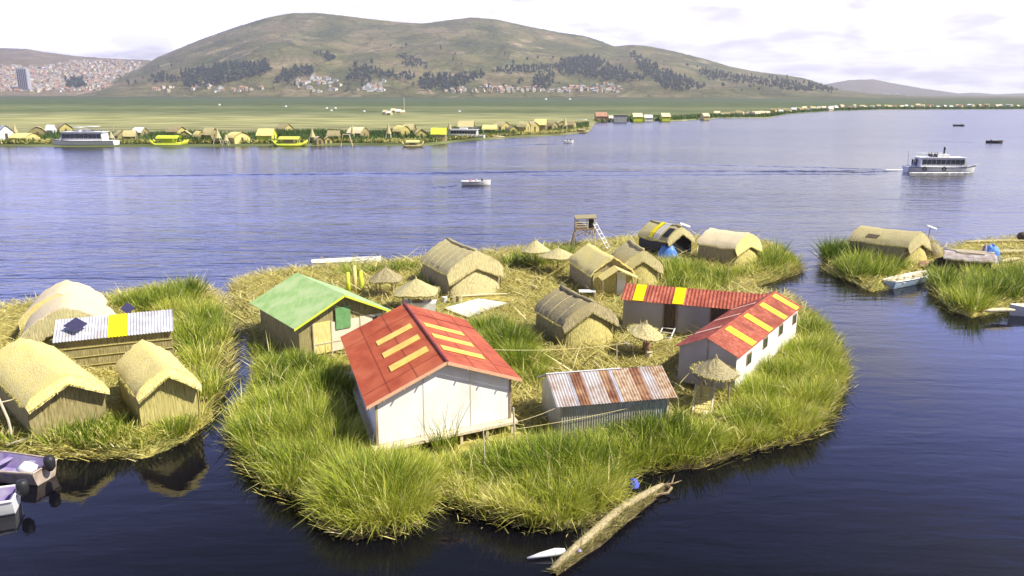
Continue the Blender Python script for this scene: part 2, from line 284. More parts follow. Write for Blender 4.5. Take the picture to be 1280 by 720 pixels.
def water():
    ys = np.concatenate([np.linspace(-60, 200, 40), np.geomspace(210, 10900, 50)]); rows = []
    for y in ys:
        w = min(max(400, abs(y)*1.6+300), 11500); rows.append([(x, y, 0) for x in np.linspace(-w, w, 41)])
    mb = MB(); mb.grid(rows)
    m = bpy.data.materials.new('lake_water'); m.use_nodes = True; N = m.node_tree.nodes; L = m.node_tree.links; p = N['Principled BSDF']
    p.inputs['Base Color'].default_value = (.004, .004, .007, 1); p.inputs['IOR'].default_value = 1.33; p.inputs['Specular IOR Level'].default_value = .5
    tc = N.new('ShaderNodeTexCoord')
    def nz(sc, st, det, rot=0):
        mp = N.new('ShaderNodeMapping'); mp.inputs['Scale'].default_value = st; mp.inputs['Rotation'].default_value = (0, 0, rot); L.new(tc.outputs['Object'], mp.inputs['Vector'])
        n = N.new('ShaderNodeTexNoise'); n.inputs['Scale'].default_value = sc; n.inputs['Detail'].default_value = det; n.inputs['Distortion'].default_value = .4; L.new(mp.outputs[0], n.inputs['Vector']); return n.outputs['Fac']
    def math_(op, a, b=None):
        n = N.new('ShaderNodeMath'); n.operation = op
        for i, q in enumerate((a, b)):
            if q is None: continue
            if isinstance(q, (int, float)): n.inputs[i].default_value = q
            else: L.new(q, n.inputs[i])
        return n.outputs[0]
    w1 = nz(.16, (.45, 1.9, 1), 3, R(-6)); w2 = nz(.75, (.6, 1.6, 1), 5, R(9)); w3 = nz(3.2, (1, 1.3, 1), 3)
    h = math_('ADD', math_('MULTIPLY', w1, WAVE[0]), math_('ADD', math_('MULTIPLY', w2, WAVE[1]), math_('MULTIPLY', w3, WAVE[2])))
    # wind: calm in the lee near the islands (small y), rippled on the open channel, in patches
    sx = N.new('ShaderNodeSeparateXYZ'); L.new(tc.outputs['Object'], sx.inputs[0])
    mr = N.new('ShaderNodeMapRange'); mr.inputs[1].default_value = 38; mr.inputs[2].default_value = 80; mr.inputs[3].default_value = .13; mr.inputs[4].default_value = 1
    q = math_('SUBTRACT', sx.outputs[1], math_('MULTIPLY', sx.outputs[0], .35)); L.new(q, mr.inputs[0])
    pr = N.new('ShaderNodeMapRange'); pr.inputs[1].default_value = .35; pr.inputs[2].default_value = .65; pr.inputs[3].default_value = .55; pr.inputs[4].default_value = 1.15; L.new(nz(.012, (.5, 2, 1), 4), pr.inputs[0])
    amp = math_('MULTIPLY', mr.outputs[0], pr.outputs[0])
    b = N.new('ShaderNodeBump'); b.inputs['Strength'].default_value = 1; b.inputs['Distance'].default_value = 1; L.new(math_('MULTIPLY', h, amp), b.inputs['Height']); L.new(b.outputs[0], p.inputs['Normal'])
    rr = N.new('ShaderNodeMapRange'); rr.inputs[1].default_value = 40; rr.inputs[2].default_value = 300; rr.inputs[3].default_value = .03; rr.inputs[4].default_value = .2; L.new(sx.outputs[1], rr.inputs[0]); L.new(rr.outputs[0], p.inputs['Roughness'])
    M['water'] = m
    return mb.build('lake_water', 'water', kind='structure')
WAVE = (.26, .11, .02)
water()

def marsh():
    mb = MB(); P = [tuple(p) for p in MARSH]; n = len(P); vs = []; rows = []
    top = [max(p[1], 0) for p in P]
    ks = [0, .002, .01, .03, .07, .14, .25, .4, .6, 1.0]
    for j, t in enumerate([-.002]+ks):
        row = []
        for (x, y) in P:
            yy = y+(3300-y)*t; xx = x*yy/y if y > 0 else x; z = -.5 if t < 0 else .35
            row.append((xx, yy, z))
        rows.append(row)
    mb.grid(rows)
    m = bpy.data.materials.new('marsh_grass'); m.use_nodes = True; N = m.node_tree.nodes; L = m.node_tree.links; p = N['Principled BSDF']; p.inputs['Roughness'].default_value = .95; p.inputs['Specular IOR Level'].default_value = .1
    tc = N.new('ShaderNodeTexCoord'); sx = N.new('ShaderNodeSeparateXYZ'); L.new(tc.outputs['Object'], sx.inputs[0])
    def nz(sc, st, det):
        mp = N.new('ShaderNodeMapping'); mp.inputs['Scale'].default_value = st; L.new(tc.outputs['Object'], mp.inputs['Vector'])
        q = N.new('ShaderNodeTexNoise'); q.inputs['Scale'].default_value = sc; q.inputs['Detail'].default_value = det; L.new(mp.outputs[0], q.inputs['Vector']); return q
    n1 = nz(.006, (1, 1.6, 1), 6); n2 = nz(.09, (.35, 1, 1), 8)
    lg = N.new('ShaderNodeMath'); lg.operation = 'LOGARITHM'; lg.inputs[1].default_value = 10; L.new(sx.outputs[1], lg.inputs[0])
    ad = N.new('ShaderNodeMath'); ad.operation = 'MULTIPLY_ADD'; L.new(n1.outputs['Fac'], ad.inputs[0]); ad.inputs[1].default_value = .22; L.new(lg.outputs[0], ad.inputs[2])
    mr = N.new('ShaderNodeMapRange'); mr.inputs[1].default_value = 2.3+.11; mr.inputs[2].default_value = 3.5+.11; L.new(ad.outputs[0], mr.inputs[0])
    r = N.new('ShaderNodeValToRGB'); e = r.color_ramp.elements; g = (.09, .115, .045); o = (.30, .30, .13)
    e[0].position = 0; e[0].color = (*g, 1); e[1].position = 1; e[1].color = (.06, .085, .045, 1)
    for q, c in ((.10, (.15, .165, .07)), (.17, (.24, .23, .11)), (.30, o), (.38, (.20, .21, .10)), (.45, (.10, .13, .05)), (.52, (.17, .185, .085)), (.58, (.085, .115, .045)), (.8, (.085, .11, .05))):
        x = e.new(q); x.color = (*c, 1)
    L.new(mr.outputs[0], r.inputs['Fac'])
    mx = N.new('ShaderNodeMix'); mx.data_type = 'RGBA'; mx.blend_type = 'MULTIPLY'; mx.inputs[0].default_value = 1
    r2 = N.new('ShaderNodeValToRGB'); r2.color_ramp.elements[0].color = (.55, .6, .5, 1); r2.color_ramp.elements[1].color = (1.35, 1.3, 1.3, 1); r2.color_ramp.elements[0].position = .35; r2.color_ramp.elements[1].position = .65
    L.new(n2.outputs['Fac'], r2.inputs['Fac']); L.new(r.outputs[0], mx.inputs[6]); L.new(r2.outputs[0], mx.inputs[7]); L.new(mx.outputs[2], p.inputs['Base Color'])
    M['marsh'] = m; return mb.build('marsh_field', 'marsh', kind='structure')
marsh()
# ---------------------------------------------------------------- hills
def interp(prof, u): return float(np.interp(u, [p[0] for p in prof], [p[1] for p in prof]))
class Hill:
    def __init__(s, prof, Y0, Yr, Y1, spurs=(), seed=0, rough=.10):
        s.prof, s.Y0, s.Yr, s.Y1, s.spurs, s.seed, s.rough = prof, Y0, Yr, Y1, spurs, seed, rough
    def x(s, u, Y): d = ray(u, 116); return Y*d[0]/d[1]
    def h(s, u, Y):
        d = ray(u, interp(s.prof, u)); top = (d[2]/d[1])*s.Yr+H
        if Y <= s.Yr:
            t = max(0, (Y-s.Y0)/(s.Yr-s.Y0)); sh = t**1.25*(1.12-.12*t)
        else: t = 1+(Y-s.Yr)/(s.Y1-s.Yr); sh = 1-(t-1)*.55
        x = s.x(u, Y); e = min(1, t)*max(0, 1-min(1, t)) if t < 1 else 0
        n = noise.fractal(Vector((x/620+s.seed, Y/900, 0)), 1, 2.1, 6); g = 1-abs(noise.noise(Vector((x/300+s.seed, Y/1300, 4))))*2
        z = top*(sh+e*(n*.55+g*.28)*(s.rough/.10)*.9)
        for (su, sY, w, dY, hh) in s.spurs: z += hh*math.exp(-((u-su)/w)**2-((Y-sY)/dY)**2)
        return z
    def build(s, name, u0, u1, du, rows, m):
        us = np.arange(u0, u1+.1, du); Ys = np.concatenate([np.linspace(s.Y0, s.Yr, rows), np.linspace(s.Yr, s.Y1, 8)[1:]])
        mb = MB(); P = []
        for j, Y in enumerate(Ys):
            P.append([(s.x(u, Y), Y, (s.h(u, Y) if j else -.5)+noise.noise(Vector((u*.21, Y*.01, 0)))*2.5*(j > 0)) for u in us])
        mb.grid(P); return mb.build(name, m, kind='structure', smooth=True)
    def locate(s, px, py):
        """the point of the slope seen at this place: first Y whose surface reaches the sight line"""
        d = ray(px, py)
        for Y in np.arange(s.Y0+8, s.Yr, 14):
            if s.h(px, Y) >= H+d[2]/d[1]*Y: return (s.x(px, Y), Y, s.h(px, Y))
        return None
PROF = [(100, 116), (130, 105), (150, 96), (180, 84.5), (200, 72), (230, 60), (260, 48), (300, 34), (340, 22), (370, 16.5), (400, 16), (430, 19), (460, 23), (500, 27.5), (530, 29.5), (555, 26), (590, 21.5), (620, 24), (660, 33), (700, 40.5), (730, 45), (752, 52), (766, 58), (785, 56), (805, 57), (840, 64), (880, 74), (910, 83), (940, 89), (980, 94), (1005, 98), (1030, 106), (1055, 113), (1090, 117), (1130, 119)]
big = Hill(PROF, 2750, 4300, 5600, spurs=[(285, 3050, 45, 130, 14), (450, 3000, 60, 140, 16), (640, 2980, 80, 120, 6), (830, 2980, 55, 140, 15), (935, 3050, 50, 150, 22), (330, 3300, 60, 200, 22), (780, 3500, 30, 250, 18)], seed=1.3)
town = Hill([(-400, 66), (-100, 61), (0, 59.5), (40, 61), (70, 66), (100, 70), (150, 73.5), (190, 75), (240, 88), (330, 110)], 3300, 5600, 6800, seed=7.1, rough=.06)
far = Hill([(960, 118), (1035, 104.5), (1060, 100), (1090, 99), (1115, 104), (1150, 110), (1200, 117), (1260, 121)], 7000, 9000, 10500, seed=3, rough=.05)
far2 = Hill([(1120, 120), (1180, 118), (1218, 115.5), (1245, 118), (1265, 117), (1300, 116), (1400, 118), (1700, 119)], 7600, 9600, 10400, seed=5, rough=.03)
def hill_mat(name, cols, patch, sc=.004):
    m = bpy.data.materials.new(name); m.use_nodes = True; N = m.node_tree.nodes; L = m.node_tree.links; p = N['Principled BSDF']; p.inputs['Roughness'].default_value = .95; p.inputs['Specular IOR Level'].default_value = .1
    tc = N.new('ShaderNodeTexCoord')
    def nz(s_, det, st=(1, 1, 1)):
        mp = N.new('ShaderNodeMapping'); mp.inputs['Scale'].default_value = st; L.new(tc.outputs['Object'], mp.inputs['Vector'])
        q = N.new('ShaderNodeTexNoise'); q.inputs['Scale'].default_value = s_; q.inputs['Detail'].default_value = det; q.inputs['Roughness'].default_value = .62; L.new(mp.outputs[0], q.inputs['Vector']); return q.outputs['Fac']
    r = N.new('ShaderNodeValToRGB'); e = r.color_ramp.elements; e[0].position = .32; e[0].color = (*cols[0], 1); e[1].position = .68; e[1].color = (*cols[2], 1); x = e.new(.5); x.color = (*cols[1], 1)
    L.new(nz(sc, 9), r.inputs['Fac'])
    r2 = N.new('ShaderNodeValToRGB'); r2.color_ramp.elements[0].position = .56; r2.color_ramp.elements[1].position = .70; L.new(nz(sc*1.7, 10, (1, 1, 3)), r2.inputs['Fac'])
    mx = N.new('ShaderNodeMix'); mx.data_type = 'RGBA'; L.new(r2.outputs[0], mx.inputs[0]); L.new(r.outputs[0], mx.inputs[6]); mx.inputs[7].default_value = (*patch, 1)
    # dark scattered scrub
    r3 = N.new('ShaderNodeValToRGB'); r3.color_ramp.elements[0].position = .60; r3.color_ramp.elements[1].position = .66; L.new(nz(sc*12, 6), r3.inputs['Fac'])
    m3 = N.new('ShaderNodeMix'); m3.data_type = 'RGBA'; L.new(r3.outputs[0], m3.inputs[0]); L.new(mx.outputs[2], m3.inputs[6]); m3.inputs[7].default_value = (.09, .10, .045, 1)
    vo = N.new('ShaderNodeTexVoronoi'); vo.feature = 'DISTANCE_TO_EDGE'; vo.inputs['Scale'].default_value = .011; wn = N.new('ShaderNodeMapping'); wn.inputs['Scale'].default_value = (.8, .45, 2.2); L.new(tc.outputs['Object'], wn.inputs['Vector']); L.new(wn.outputs[0], vo.inputs['Vector'])
    vr = N.new('ShaderNodeValToRGB'); vr.color_ramp.elements[0].position = .02; vr.color_ramp.elements[0].color = (.62, .60, .56, 1); vr.color_ramp.elements[1].position = .06; vr.color_ramp.elements[1].color = (1, 1, 1, 1); L.new(vo.outputs['Distance'], vr.inputs['Fac'])
    vc = N.new('ShaderNodeTexVoronoi'); vc.inputs['Scale'].default_value = .011; L.new(wn.outputs[0], vc.inputs['Vector']); cr_ = N.new('ShaderNodeValToRGB'); cr_.color_ramp.elements[0].color = (.72, .76, .66, 1); cr_.color_ramp.elements[1].color = (1.25, 1.2, 1.15, 1); L.new(vc.outputs['Color'], cr_.inputs['Fac'])
    m4 = N.new('ShaderNodeMix'); m4.data_type = 'RGBA'; m4.blend_type = 'MULTIPLY'; m4.inputs[0].default_value = .8; L.new(m3.outputs[2], m4.inputs[6]); L.new(vr.outputs[0], m4.inputs[7])
    m5 = N.new('ShaderNodeMix'); m5.data_type = 'RGBA'; m5.blend_type = 'MULTIPLY'; m5.inputs[0].default_value = .8; L.new(m4.outputs[2], m5.inputs[6]); L.new(cr_.outputs[0], m5.inputs[7]); L.new(m5.outputs[2], p.inputs['Base Color'])
    b = N.new('ShaderNodeBump'); b.inputs['Distance'].default_value = 26; b.inputs['Strength'].default_value = 1; L.new(nz(sc*5, 8), b.inputs['Height']); L.new(b.outputs[0], p.inputs['Normal'])
    M[name] = m
hill_mat('hill', [(.065, .085, .028), (.135, .135, .052), (.23, .185, .105)], (.36, .29, .20))
hill_mat('hill_town', [(.16, .14, .075), (.22, .18, .12), (.29, .22, .17)], (.36, .28, .22))
hill_mat('hill_far', [(.12, .12, .07), (.16, .14, .09), (.20, .16, .12)], (.22, .18, .14), .002)
big.build('hills', 96, 1134, 3.2, 64, 'hill'); town.build('hills', -400, 330, 5, 46, 'hill_town')
far.build('hills', 960, 1262, 5, 20, 'hill_far'); far2.build('hills', 1120, 1700, 8, 14, 'hill_far')
# foreshore that carries the hill feet and the far towns
single_ground = MB()
single_ground.grid([[(x, y, .6) for x in (-6000, -2000, 0, 2000, 6000)] for y in (2690, 6000, 10800)])
single_ground.grid([[(x, y, z) for x in (-6000, -2000, 0, 2000, 6000)] for y, z in ((2690, -.4), (2690, .6))])
single_ground.build('shore_plain', 'hill', kind='structure')
# ---------------------------------------------------------------- far trees
def crown_mesh(name, nleaf, rx, rz, leaf, seed, m, zc=.58):
    rg = np.random.default_rng(seed); mb = MB(); lob = rg.normal(0, 1, (5, 3)); lob /= np.linalg.norm(lob, axis=1)[:, None]
    for _ in range(nleaf):
        d = rg.normal(0, 1, 3); d /= np.linalg.norm(d); k = rg.random()**.4; w = .72+.38*max(0, float((lob@d).max()))**2
        c = np.array([d[0]*rx*k*w, d[1]*rx*k*w, rz*zc*2*.5+rz*.5*d[2]*k*w+rz*.32]); a = rg.normal(0, 1, 3); a /= np.linalg.norm(a); b = np.cross(a, d); b /= np.linalg.norm(b)+1e-6
        s = leaf*rg.uniform(.6, 1.3); mb.add([c-a*s, c+b*s*.8, c+a*s, c-b*s*.8], [(0, 1, 2, 3)])
    me = bpy.data.meshes.new(name); me.from_pydata(mb.v, [], mb.f); me.materials.append(M[m]); return me
crowns = [crown_mesh('crown', 90, 4.6, 13, 1.5, 1, 'leaf'), crown_mesh('crown', 90, 3.2, 16, 1.3, 2, 'leaf'), crown_mesh('crown', 80, 5.2, 10, 1.5, 3, 'leaf_grey')]
tm = MB(); tm.tube([(0, 0, -1), (.1, 0, 5), (0, .2, 11)], [.5, .35, .15], 5); trunk_me = bpy.data.meshes.new('trunk'); trunk_me.from_pydata(tm.v, [], tm.f); trunk_me.materials.append(M['trunk'])
def far_tree(loc, k, sc, label, group):
    t = bpy.data.objects.new('eucalyptus_tree', None); COL.objects.link(t); t.location = loc; t.scale = (sc,)*3; t.rotation_euler.z = random.random()*6; tag(t, label, 'tree', group)
    for nm, me in (('crown', crowns[k]), ('trunk', trunk_me)): o = bpy.data.objects.new(nm, me); COL.objects.link(o); o.parent = t
    return t
def grove(name, hill, poly, n, sc, label):
    """a wood that reads as one dark mass"""
    P = np.array(poly, float); vs = []; fs = []; k0 = 0; lo, hi = P.min(0), P.max(0); c = 0; tries = 0
    cv = [(np.array([v.co[:] for v in me.vertices]), [tuple(p.vertices) for p in me.polygons]) for me in crowns]
    n = int(n*2.4)
    while c < n and tries < n*20:
        tries += 1; q = RNG.uniform(lo, hi, (1, 2))
        if not inpoly(q, P)[0]: continue
        L_ = hill.locate(q[0][0], q[0][1])
        if L_ is None: continue
        k = random.randrange(3); V, Fc = cv[k]; s = sc*random.uniform(.9, 1.7); a = random.random()*6.28; ca, sa = math.cos(a), math.sin(a)
        W = np.column_stack([V[:, 0]*ca-V[:, 1]*sa, V[:, 0]*sa+V[:, 1]*ca, V[:, 2]])*s+np.array(L_)-[0, 0, 1.5]
        vs.append(W); fs += [tuple(i+k0 for i in f) for f in Fc]; k0 += len(W); c += 1
    if not vs: return
    mb = MB(); mb.add(np.vstack(vs), fs); o = mb.build(name, 'leaf', kind='stuff'); o['label'] = label; o['category'] = 'wood'
grove('woods', big, [(232, 112), (228, 96), (240, 90), (290, 84), (335, 82), (342, 90), (325, 97), (300, 102), (270, 110)], 190, 1.0, 'large dark eucalyptus wood at the foot of the tall hill')
grove('woods', big, [(190, 106), (192, 98), (215, 94), (222, 104)], 26, .9, 'small dark wood beside the big eucalyptus wood')
grove('woods', big, [(345, 106), (350, 97), (370, 88), (392, 86), (394, 96), (375, 100), (362, 106)], 50, .9, 'dark tree clump just above the white hillside village')
grove('woods', big, [(392, 68), (410, 68), (424, 76), (412, 80)], 22, .8, 'narrow strip of trees high on the hill slope')
grove('woods', big, [(434, 102), (438, 92), (450, 88), (466, 96), (464, 106)], 28, .9, 'round dark wood beside the second white village')
grove('woods', big, [(440, 84), (452, 82), (480, 92), (520, 96), (520, 102), (496, 102), (470, 96)], 46, .8, 'tree band descending the middle of the hill')
grove('woods', big, [(492, 68), (510, 70), (538, 84), (534, 90), (505, 84)], 22, .75, 'scattered trees on the central slope above the tree band')
grove('woods', big, [(526, 114), (524, 100), (560, 98), (600, 92), (606, 98), (580, 112), (548, 116)], 90, .9, 'dark wood behind the long yellowish village')
grove('woods', big, [(612, 92), (640, 86), (690, 84), (692, 92), (650, 94)], 60, .75, 'long thin wood across the central hillside')
grove('woods', big, [(666, 112), (668, 98), (690, 90), (694, 104), (684, 114)], 34, .9, 'tall dark clump at the edge of the long village')
grove('woods', big, [(692, 88), (700, 78), (740, 74), (756, 82), (790, 96), (810, 102), (776, 104), (730, 98), (700, 96)], 170, 1.0, 'broad dark wood on the shoulder of the hill')
grove('woods', big, [(780, 66), (800, 74), (830, 90), (860, 102), (880, 112), (850, 117), (826, 112), (800, 92)], 130, .9, 'dark wood running down the ravine of the hill')
grove('woods', big, [(870, 88), (900, 92), (940, 98), (990, 104), (1030, 110), (1044, 117), (1000, 117), (940, 108), (880, 102)], 130, .85, 'dark wood along the low tail of the hill')
grove('woods', town, [(82, 112), (84, 104), (106, 102), (108, 112)], 26, 1.3, 'dark wood in the middle of the far town')
def in_px(poly):
    P = np.array(poly, float); return tuple(sample(P, 1)[0])
zones = [('lone dark tree on the left flank of the tall hill', [(110, 108), (150, 100), (190, 90), (230, 82), (230, 100), (160, 112)], 12, 'trees dotted on the left flank'),
         ('lone dark tree on the middle slope of the hill', [(345, 86), (400, 60), (520, 60), (700, 70), (690, 86), (560, 90), (440, 86)], 18, 'trees dotted on the middle slope'),
         ('dark tree among the houses at the foot of the hill', [(300, 114), (430, 100), (700, 104), (780, 104), (780, 117), (420, 116)], 24, 'trees between the village houses'),
         ('dark tree on the low right tail of the hill', [(840, 80), (900, 92), (1010, 104), (1050, 114), (900, 117)], 22, 'trees dotted on the low tail of the hill')]
for lab, poly, n, g in zones:
    for _ in range(n):
        L_ = big.locate(*in_px(poly))
        if L_: far_tree((L_[0], L_[1], L_[2]-1), random.randrange(3), random.uniform(.8, 1.5), lab, g)
# ---------------------------------------------------------------- far town and villages
def house_mesh(i, wall, roof, flat):
    mb = MB(); w, d, h = (3.6, 4.5, 4.2) if i % 2 else (4.8, 3.6, 3.0)
    mb.box(-w, w, -d, d, -4, h); mb.m = 1
    if flat: mb.box(-w-.3, w+.3, -d-.3, d+.3, h, h+.35); mb.box(-w*.5, w*.2, -d*.4, d*.4, h+.35, h+2)
    else: mb.add([(-w-.4, -d-.4, h), (w+.4, -d-.4, h), (w+.4, d+.4, h), (-w-.4, d+.4, h), (-w-.4, 0, h+2.2), (w+.4, 0, h+2.2)], [(0, 1, 5, 4), (2, 3, 4, 5), (0, 4, 3), (1, 2, 5), (3, 2, 1, 0)])
    mb.m = 2
    for sx in (-.55, 0, .55): mb.box(w*sx-.5, w*sx+.5, -d-.06, -d, .8, 2.1)
    me = bpy.data.meshes.new('small_house'); me.from_pydata(mb.v, [], mb.f)
    for k in (wall, roof, 'dark'): me.materials.append(M[k])
    me.polygons.foreach_set('material_index', mb.mi); return me
hm = [house_mesh(i, *a) for i, a in enumerate([('white_paint', 'zinc', 1), ('adobe', 'brick', 0), ('brick', 'zinc', 1), ('cream', 'adobe', 1), ('brick', 'brick', 0), ('white_wall', 'brick', 0), ('adobe', 'zinc', 0), ('cream', 'zinc', 1)])]
def houses(hill, poly, n, label, group, kinds, sc=(1.0, 1.9)):
    for _ in range(n):
        L_ = hill.locate(*in_px(poly))
        if not L_: continue
        k = random.choice(kinds); o = bpy.data.objects.new('small_house', hm[k]); COL.objects.link(o); o.location = L_; s = random.uniform(*sc); o.scale = (s, s, s*random.uniform(.8, 1.5)); o.rotation_euler.z = random.uniform(-.5, .5)
        tag(o, label, 'house', group)
houses(big, [(360, 112), (375, 102), (395, 96), (425, 100), (430, 112), (400, 116)], 36, 'tiny pale house in the white village below the dark tree clump', 'houses of the white hillside village', [0, 3, 5, 0, 7])
houses(big, [(446, 115), (452, 106), (480, 104), (490, 116)], 24, 'tiny white house in the compact village at the hill foot', 'houses of the compact white village', [0, 3, 5, 0])
houses(big, [(535, 117), (545, 113), (640, 110), (700, 112), (708, 117)], 60, 'tiny cream house in the long row village under the hill', 'houses of the long row village', [1, 3, 6, 7, 3])
houses(big, [(702, 116), (705, 108), (770, 105), (778, 116)], 46, 'tiny tan house in the dense village below the broad wood', 'houses of the dense tan village', [3, 6, 1, 7])
houses(big, [(190, 117), (200, 108), (240, 108), (330, 110), (350, 116)], 26, 'tiny house scattered in front of the large eucalyptus wood', 'houses in front of the large wood', [0, 1, 3, 5])
houses(town, [(0, 116), (0, 108), (180, 108), (185, 116)], 60, 'pale house on the lowest street of the far town', 'houses on the lowest street of the far town', [0, 1, 2, 3, 4, 7], (1.1, 1.9))
houses(far, [(1140, 119), (1060, 119), (1060, 116.5), (1140, 117)], 10, 'tiny white building below the distant low hill', 'buildings below the distant low hill', [0, 0, 3], (2, 3))
def town_mass(poly, n):
    vs, fs, mi = [], [], []; k0 = 0
    cv = [(np.array([v.co[:] for v in me.vertices]), [tuple(p.vertices) for p in me.polygons], [p.material_index for p in me.polygons]) for me in hm]
    names = ['white_paint', 'adobe', 'brick', 'cream', 'zinc', 'dark', 'white_wall']
    for _ in range(n):
        L_ = town.locate(*in_px(poly))
        if not L_: continue
        k = random.choice([0, 1, 2, 3, 3, 7, 7, 1, 6]); V, Fc, mm = cv[k]; s = random.uniform(1.1, 2.2); a = random.uniform(-.6, .6); ca, sa = math.cos(a), math.sin(a)
        W = np.column_stack([V[:, 0]*ca-V[:, 1]*sa, V[:, 0]*sa+V[:, 1]*ca, V[:, 2]])*s+np.array(L_)
        vs.append(W); fs += [tuple(i+k0 for i in f) for f in Fc]; mi += [names.index(hm[k].materials[q].name.split('.')[0]) for q in mm]; k0 += len(W)
    mb = MB(); mb.v = [tuple(map(float, p)) for p in np.vstack(vs)]; mb.f = fs; mb.mi = mi
    o = mb.build('town_houses', names, kind='stuff'); o['label'] = 'mass of small brick and pale houses covering the far left hillside'; o['category'] = 'town'
town_mass([(-60, 116), (-60, 84), (0, 82), (50, 84), (100, 76), (150, 76), (185, 78), (170, 92), (180, 104), (170, 112)], 1500)
t = thing('tower_block', 'tall grey glass tower block rising from the far town', 'building', town.locate(32, 113.5)); b_ = t.location
mb = MB(); mb.box(b_.x-22, b_.x+22, b_.y-12, b_.y+12, b_.z-6, b_.z+92); mb.build('wall', 'zinc_pale', t)
mb = MB()
for i in range(5): mb.box(b_.x-19+i*8, b_.x-14+i*8, b_.y-12.4, b_.y-12.05, b_.z+4, b_.z+88)
mb.build('window', 'glass', t)
mb = MB(); mb.box(b_.x-10, b_.x+10, b_.y-6, b_.y+6, b_.z+92, b_.z+97); mb.build('roof', 'zinc', t)
# ---------------------------------------------------------------- world, sun, camera
def world():
    w = bpy.data.worlds.new('World'); S.world = w; w.use_nodes = True; N = w.node_tree.nodes; L = w.node_tree.links; bg = N['Background']; bg.inputs['Strength'].default_value = .1
    sky = N.new('ShaderNodeTexSky'); sky.sky_type = 'NISHITA'; sky.sun_disc = False; sky.sun_elevation = R(SUN_EL); sky.sun_rotation = R(SUN_AZ); sky.air_density = 1.0; sky.dust_density = .6; sky.altitude = 3800
    tc = N.new('ShaderNodeTexCoord'); sx = N.new('ShaderNodeSeparateXYZ'); L.new(tc.outputs['Generated'], sx.inputs[0])
    def mth(op, a, b=None, c=None):
        n = N.new('ShaderNodeMath'); n.operation = op
        for i, q in enumerate((a, b, c)):
            if q is None: continue
            if isinstance(q, (int, float)): n.inputs[i].default_value = q
            else: L.new(q, n.inputs[i])
        return n.outputs[0]
    zz = mth('ADD', mth('MAXIMUM', sx.outputs[2], 0), .17); cb = N.new('ShaderNodeCombineXYZ')
    L.new(mth('DIVIDE', sx.outputs[0], zz), cb.inputs[0]); L.new(mth('DIVIDE', sx.outputs[1], zz), cb.inputs[1])
    def nz(sc, det, off, dist=.3):
        mp = N.new('ShaderNodeMapping'); mp.inputs['Location'].default_value = off; L.new(cb.outputs[0], mp.inputs['Vector'])
        q = N.new('ShaderNodeTexNoise'); q.inputs['Scale'].default_value = sc; q.inputs['Detail'].default_value = det; q.inputs['Distortion'].default_value = dist; L.new(mp.outputs[0], q.inputs['Vector']); return q.outputs['Fac']
    # cover: closed over the horizon, broken higher up
    cov = N.new('ShaderNodeMapRange'); cov.inputs[1].default_value = .11; cov.inputs[2].default_value = .24; cov.inputs[3].default_value = CL[0]; cov.inputs[4].default_value = CL[1]; L.new(sx.outputs[2], cov.inputs[0])
    side = mth('MULTIPLY', sx.outputs[0], .16)
    d = mth('ADD', mth('ADD', nz(.9, 8, (3.1, 1.7, 0)), cov.outputs[0]), side)
    r = N.new('ShaderNodeValToRGB'); r.color_ramp.elements[0].position = .50; r.color_ramp.elements[1].position = .66; L.new(d, r.inputs['Fac'])
    shade = N.new('ShaderNodeValToRGB'); e = shade.color_ramp.elements; e[0].position = .36; e[0].color = (6.8, 6.5, 7.5, 1); e[1].position = .53; e[1].color = (11, 10.8, 11, 1)
    L.new(nz(2.6, 9, (0, 7, 0), .2), shade.inputs['Fac'])
    high = N.new('ShaderNodeMapRange'); high.inputs[1].default_value = .2; high.inputs[2].default_value = .5; high.inputs[3].default_value = 1; high.inputs[4].default_value = .30; L.new(sx.outputs[2], high.inputs[0])
    vm = N.new('ShaderNodeVectorMath'); vm.operation = 'SCALE'; L.new(shade.outputs['Color'], vm.inputs[0]); L.new(high.outputs[0], vm.inputs['Scale'])
    tint = N.new('ShaderNodeMix'); tint.data_type = 'RGBA'; tint.blend_type = 'MULTIPLY'; tint.inputs[0].default_value = 1; L.new(sky.outputs[0], tint.inputs[6]); 
    tr = N.new('ShaderNodeValToRGB'); te = tr.color_ramp.elements; te[0].position = .30; te[0].color = (*[q/3 for q in SKYT[:3]], 1); te[1].position = .55; te[1].color = (.22, .20, .20, 1); L.new(sx.outputs[2], tr.inputs['Fac'])
    t3 = N.new('ShaderNodeVectorMath'); t3.operation = 'SCALE'; t3.inputs['Scale'].default_value = 3.6; L.new(tr.outputs[0], t3.inputs[0]); L.new(t3.outputs[0], tint.inputs[7])
    mx = N.new('ShaderNodeMix'); mx.data_type = 'RGBA'; L.new(r.outputs[0], mx.inputs[0]); L.new(tint.outputs[2], mx.inputs[6]); L.new(vm.outputs[0], mx.inputs[7])
    bk = N.new('ShaderNodeMapRange'); bk.inputs[1].default_value = -.6; bk.inputs[2].default_value = .25; bk.inputs[3].default_value = .34; bk.inputs[4].default_value = 1; L.new(sx.outputs[1], bk.inputs[0])  # unseen sky behind the camera dimmed to weaken fill on shaded walls
    vb = N.new('ShaderNodeVectorMath'); vb.operation = 'SCALE'; L.new(mx.outputs[2], vb.inputs[0]); L.new(bk.outputs[0], vb.inputs['Scale']); L.new(vb.outputs[0], bg.inputs['Color'])
SUN_AZ, SUN_EL = 111, 49; CL = (.20, -.08); SKYT = (3.6, 2.65, 3.6, 1)
world()
sl = bpy.data.lights.new('sun', 'SUN'); sl.energy = 5.0; sl.angle = R(.6); sl.color = (1, .94, .80); so = bpy.data.objects.new('sun', sl); COL.objects.link(so)
sd = Vector((math.sin(R(SUN_AZ))*math.cos(R(SUN_EL)), math.cos(R(SUN_AZ))*math.cos(R(SUN_EL)), math.sin(R(SUN_EL)))); so.rotation_euler = sd.to_track_quat('Z', 'Y').to_euler()
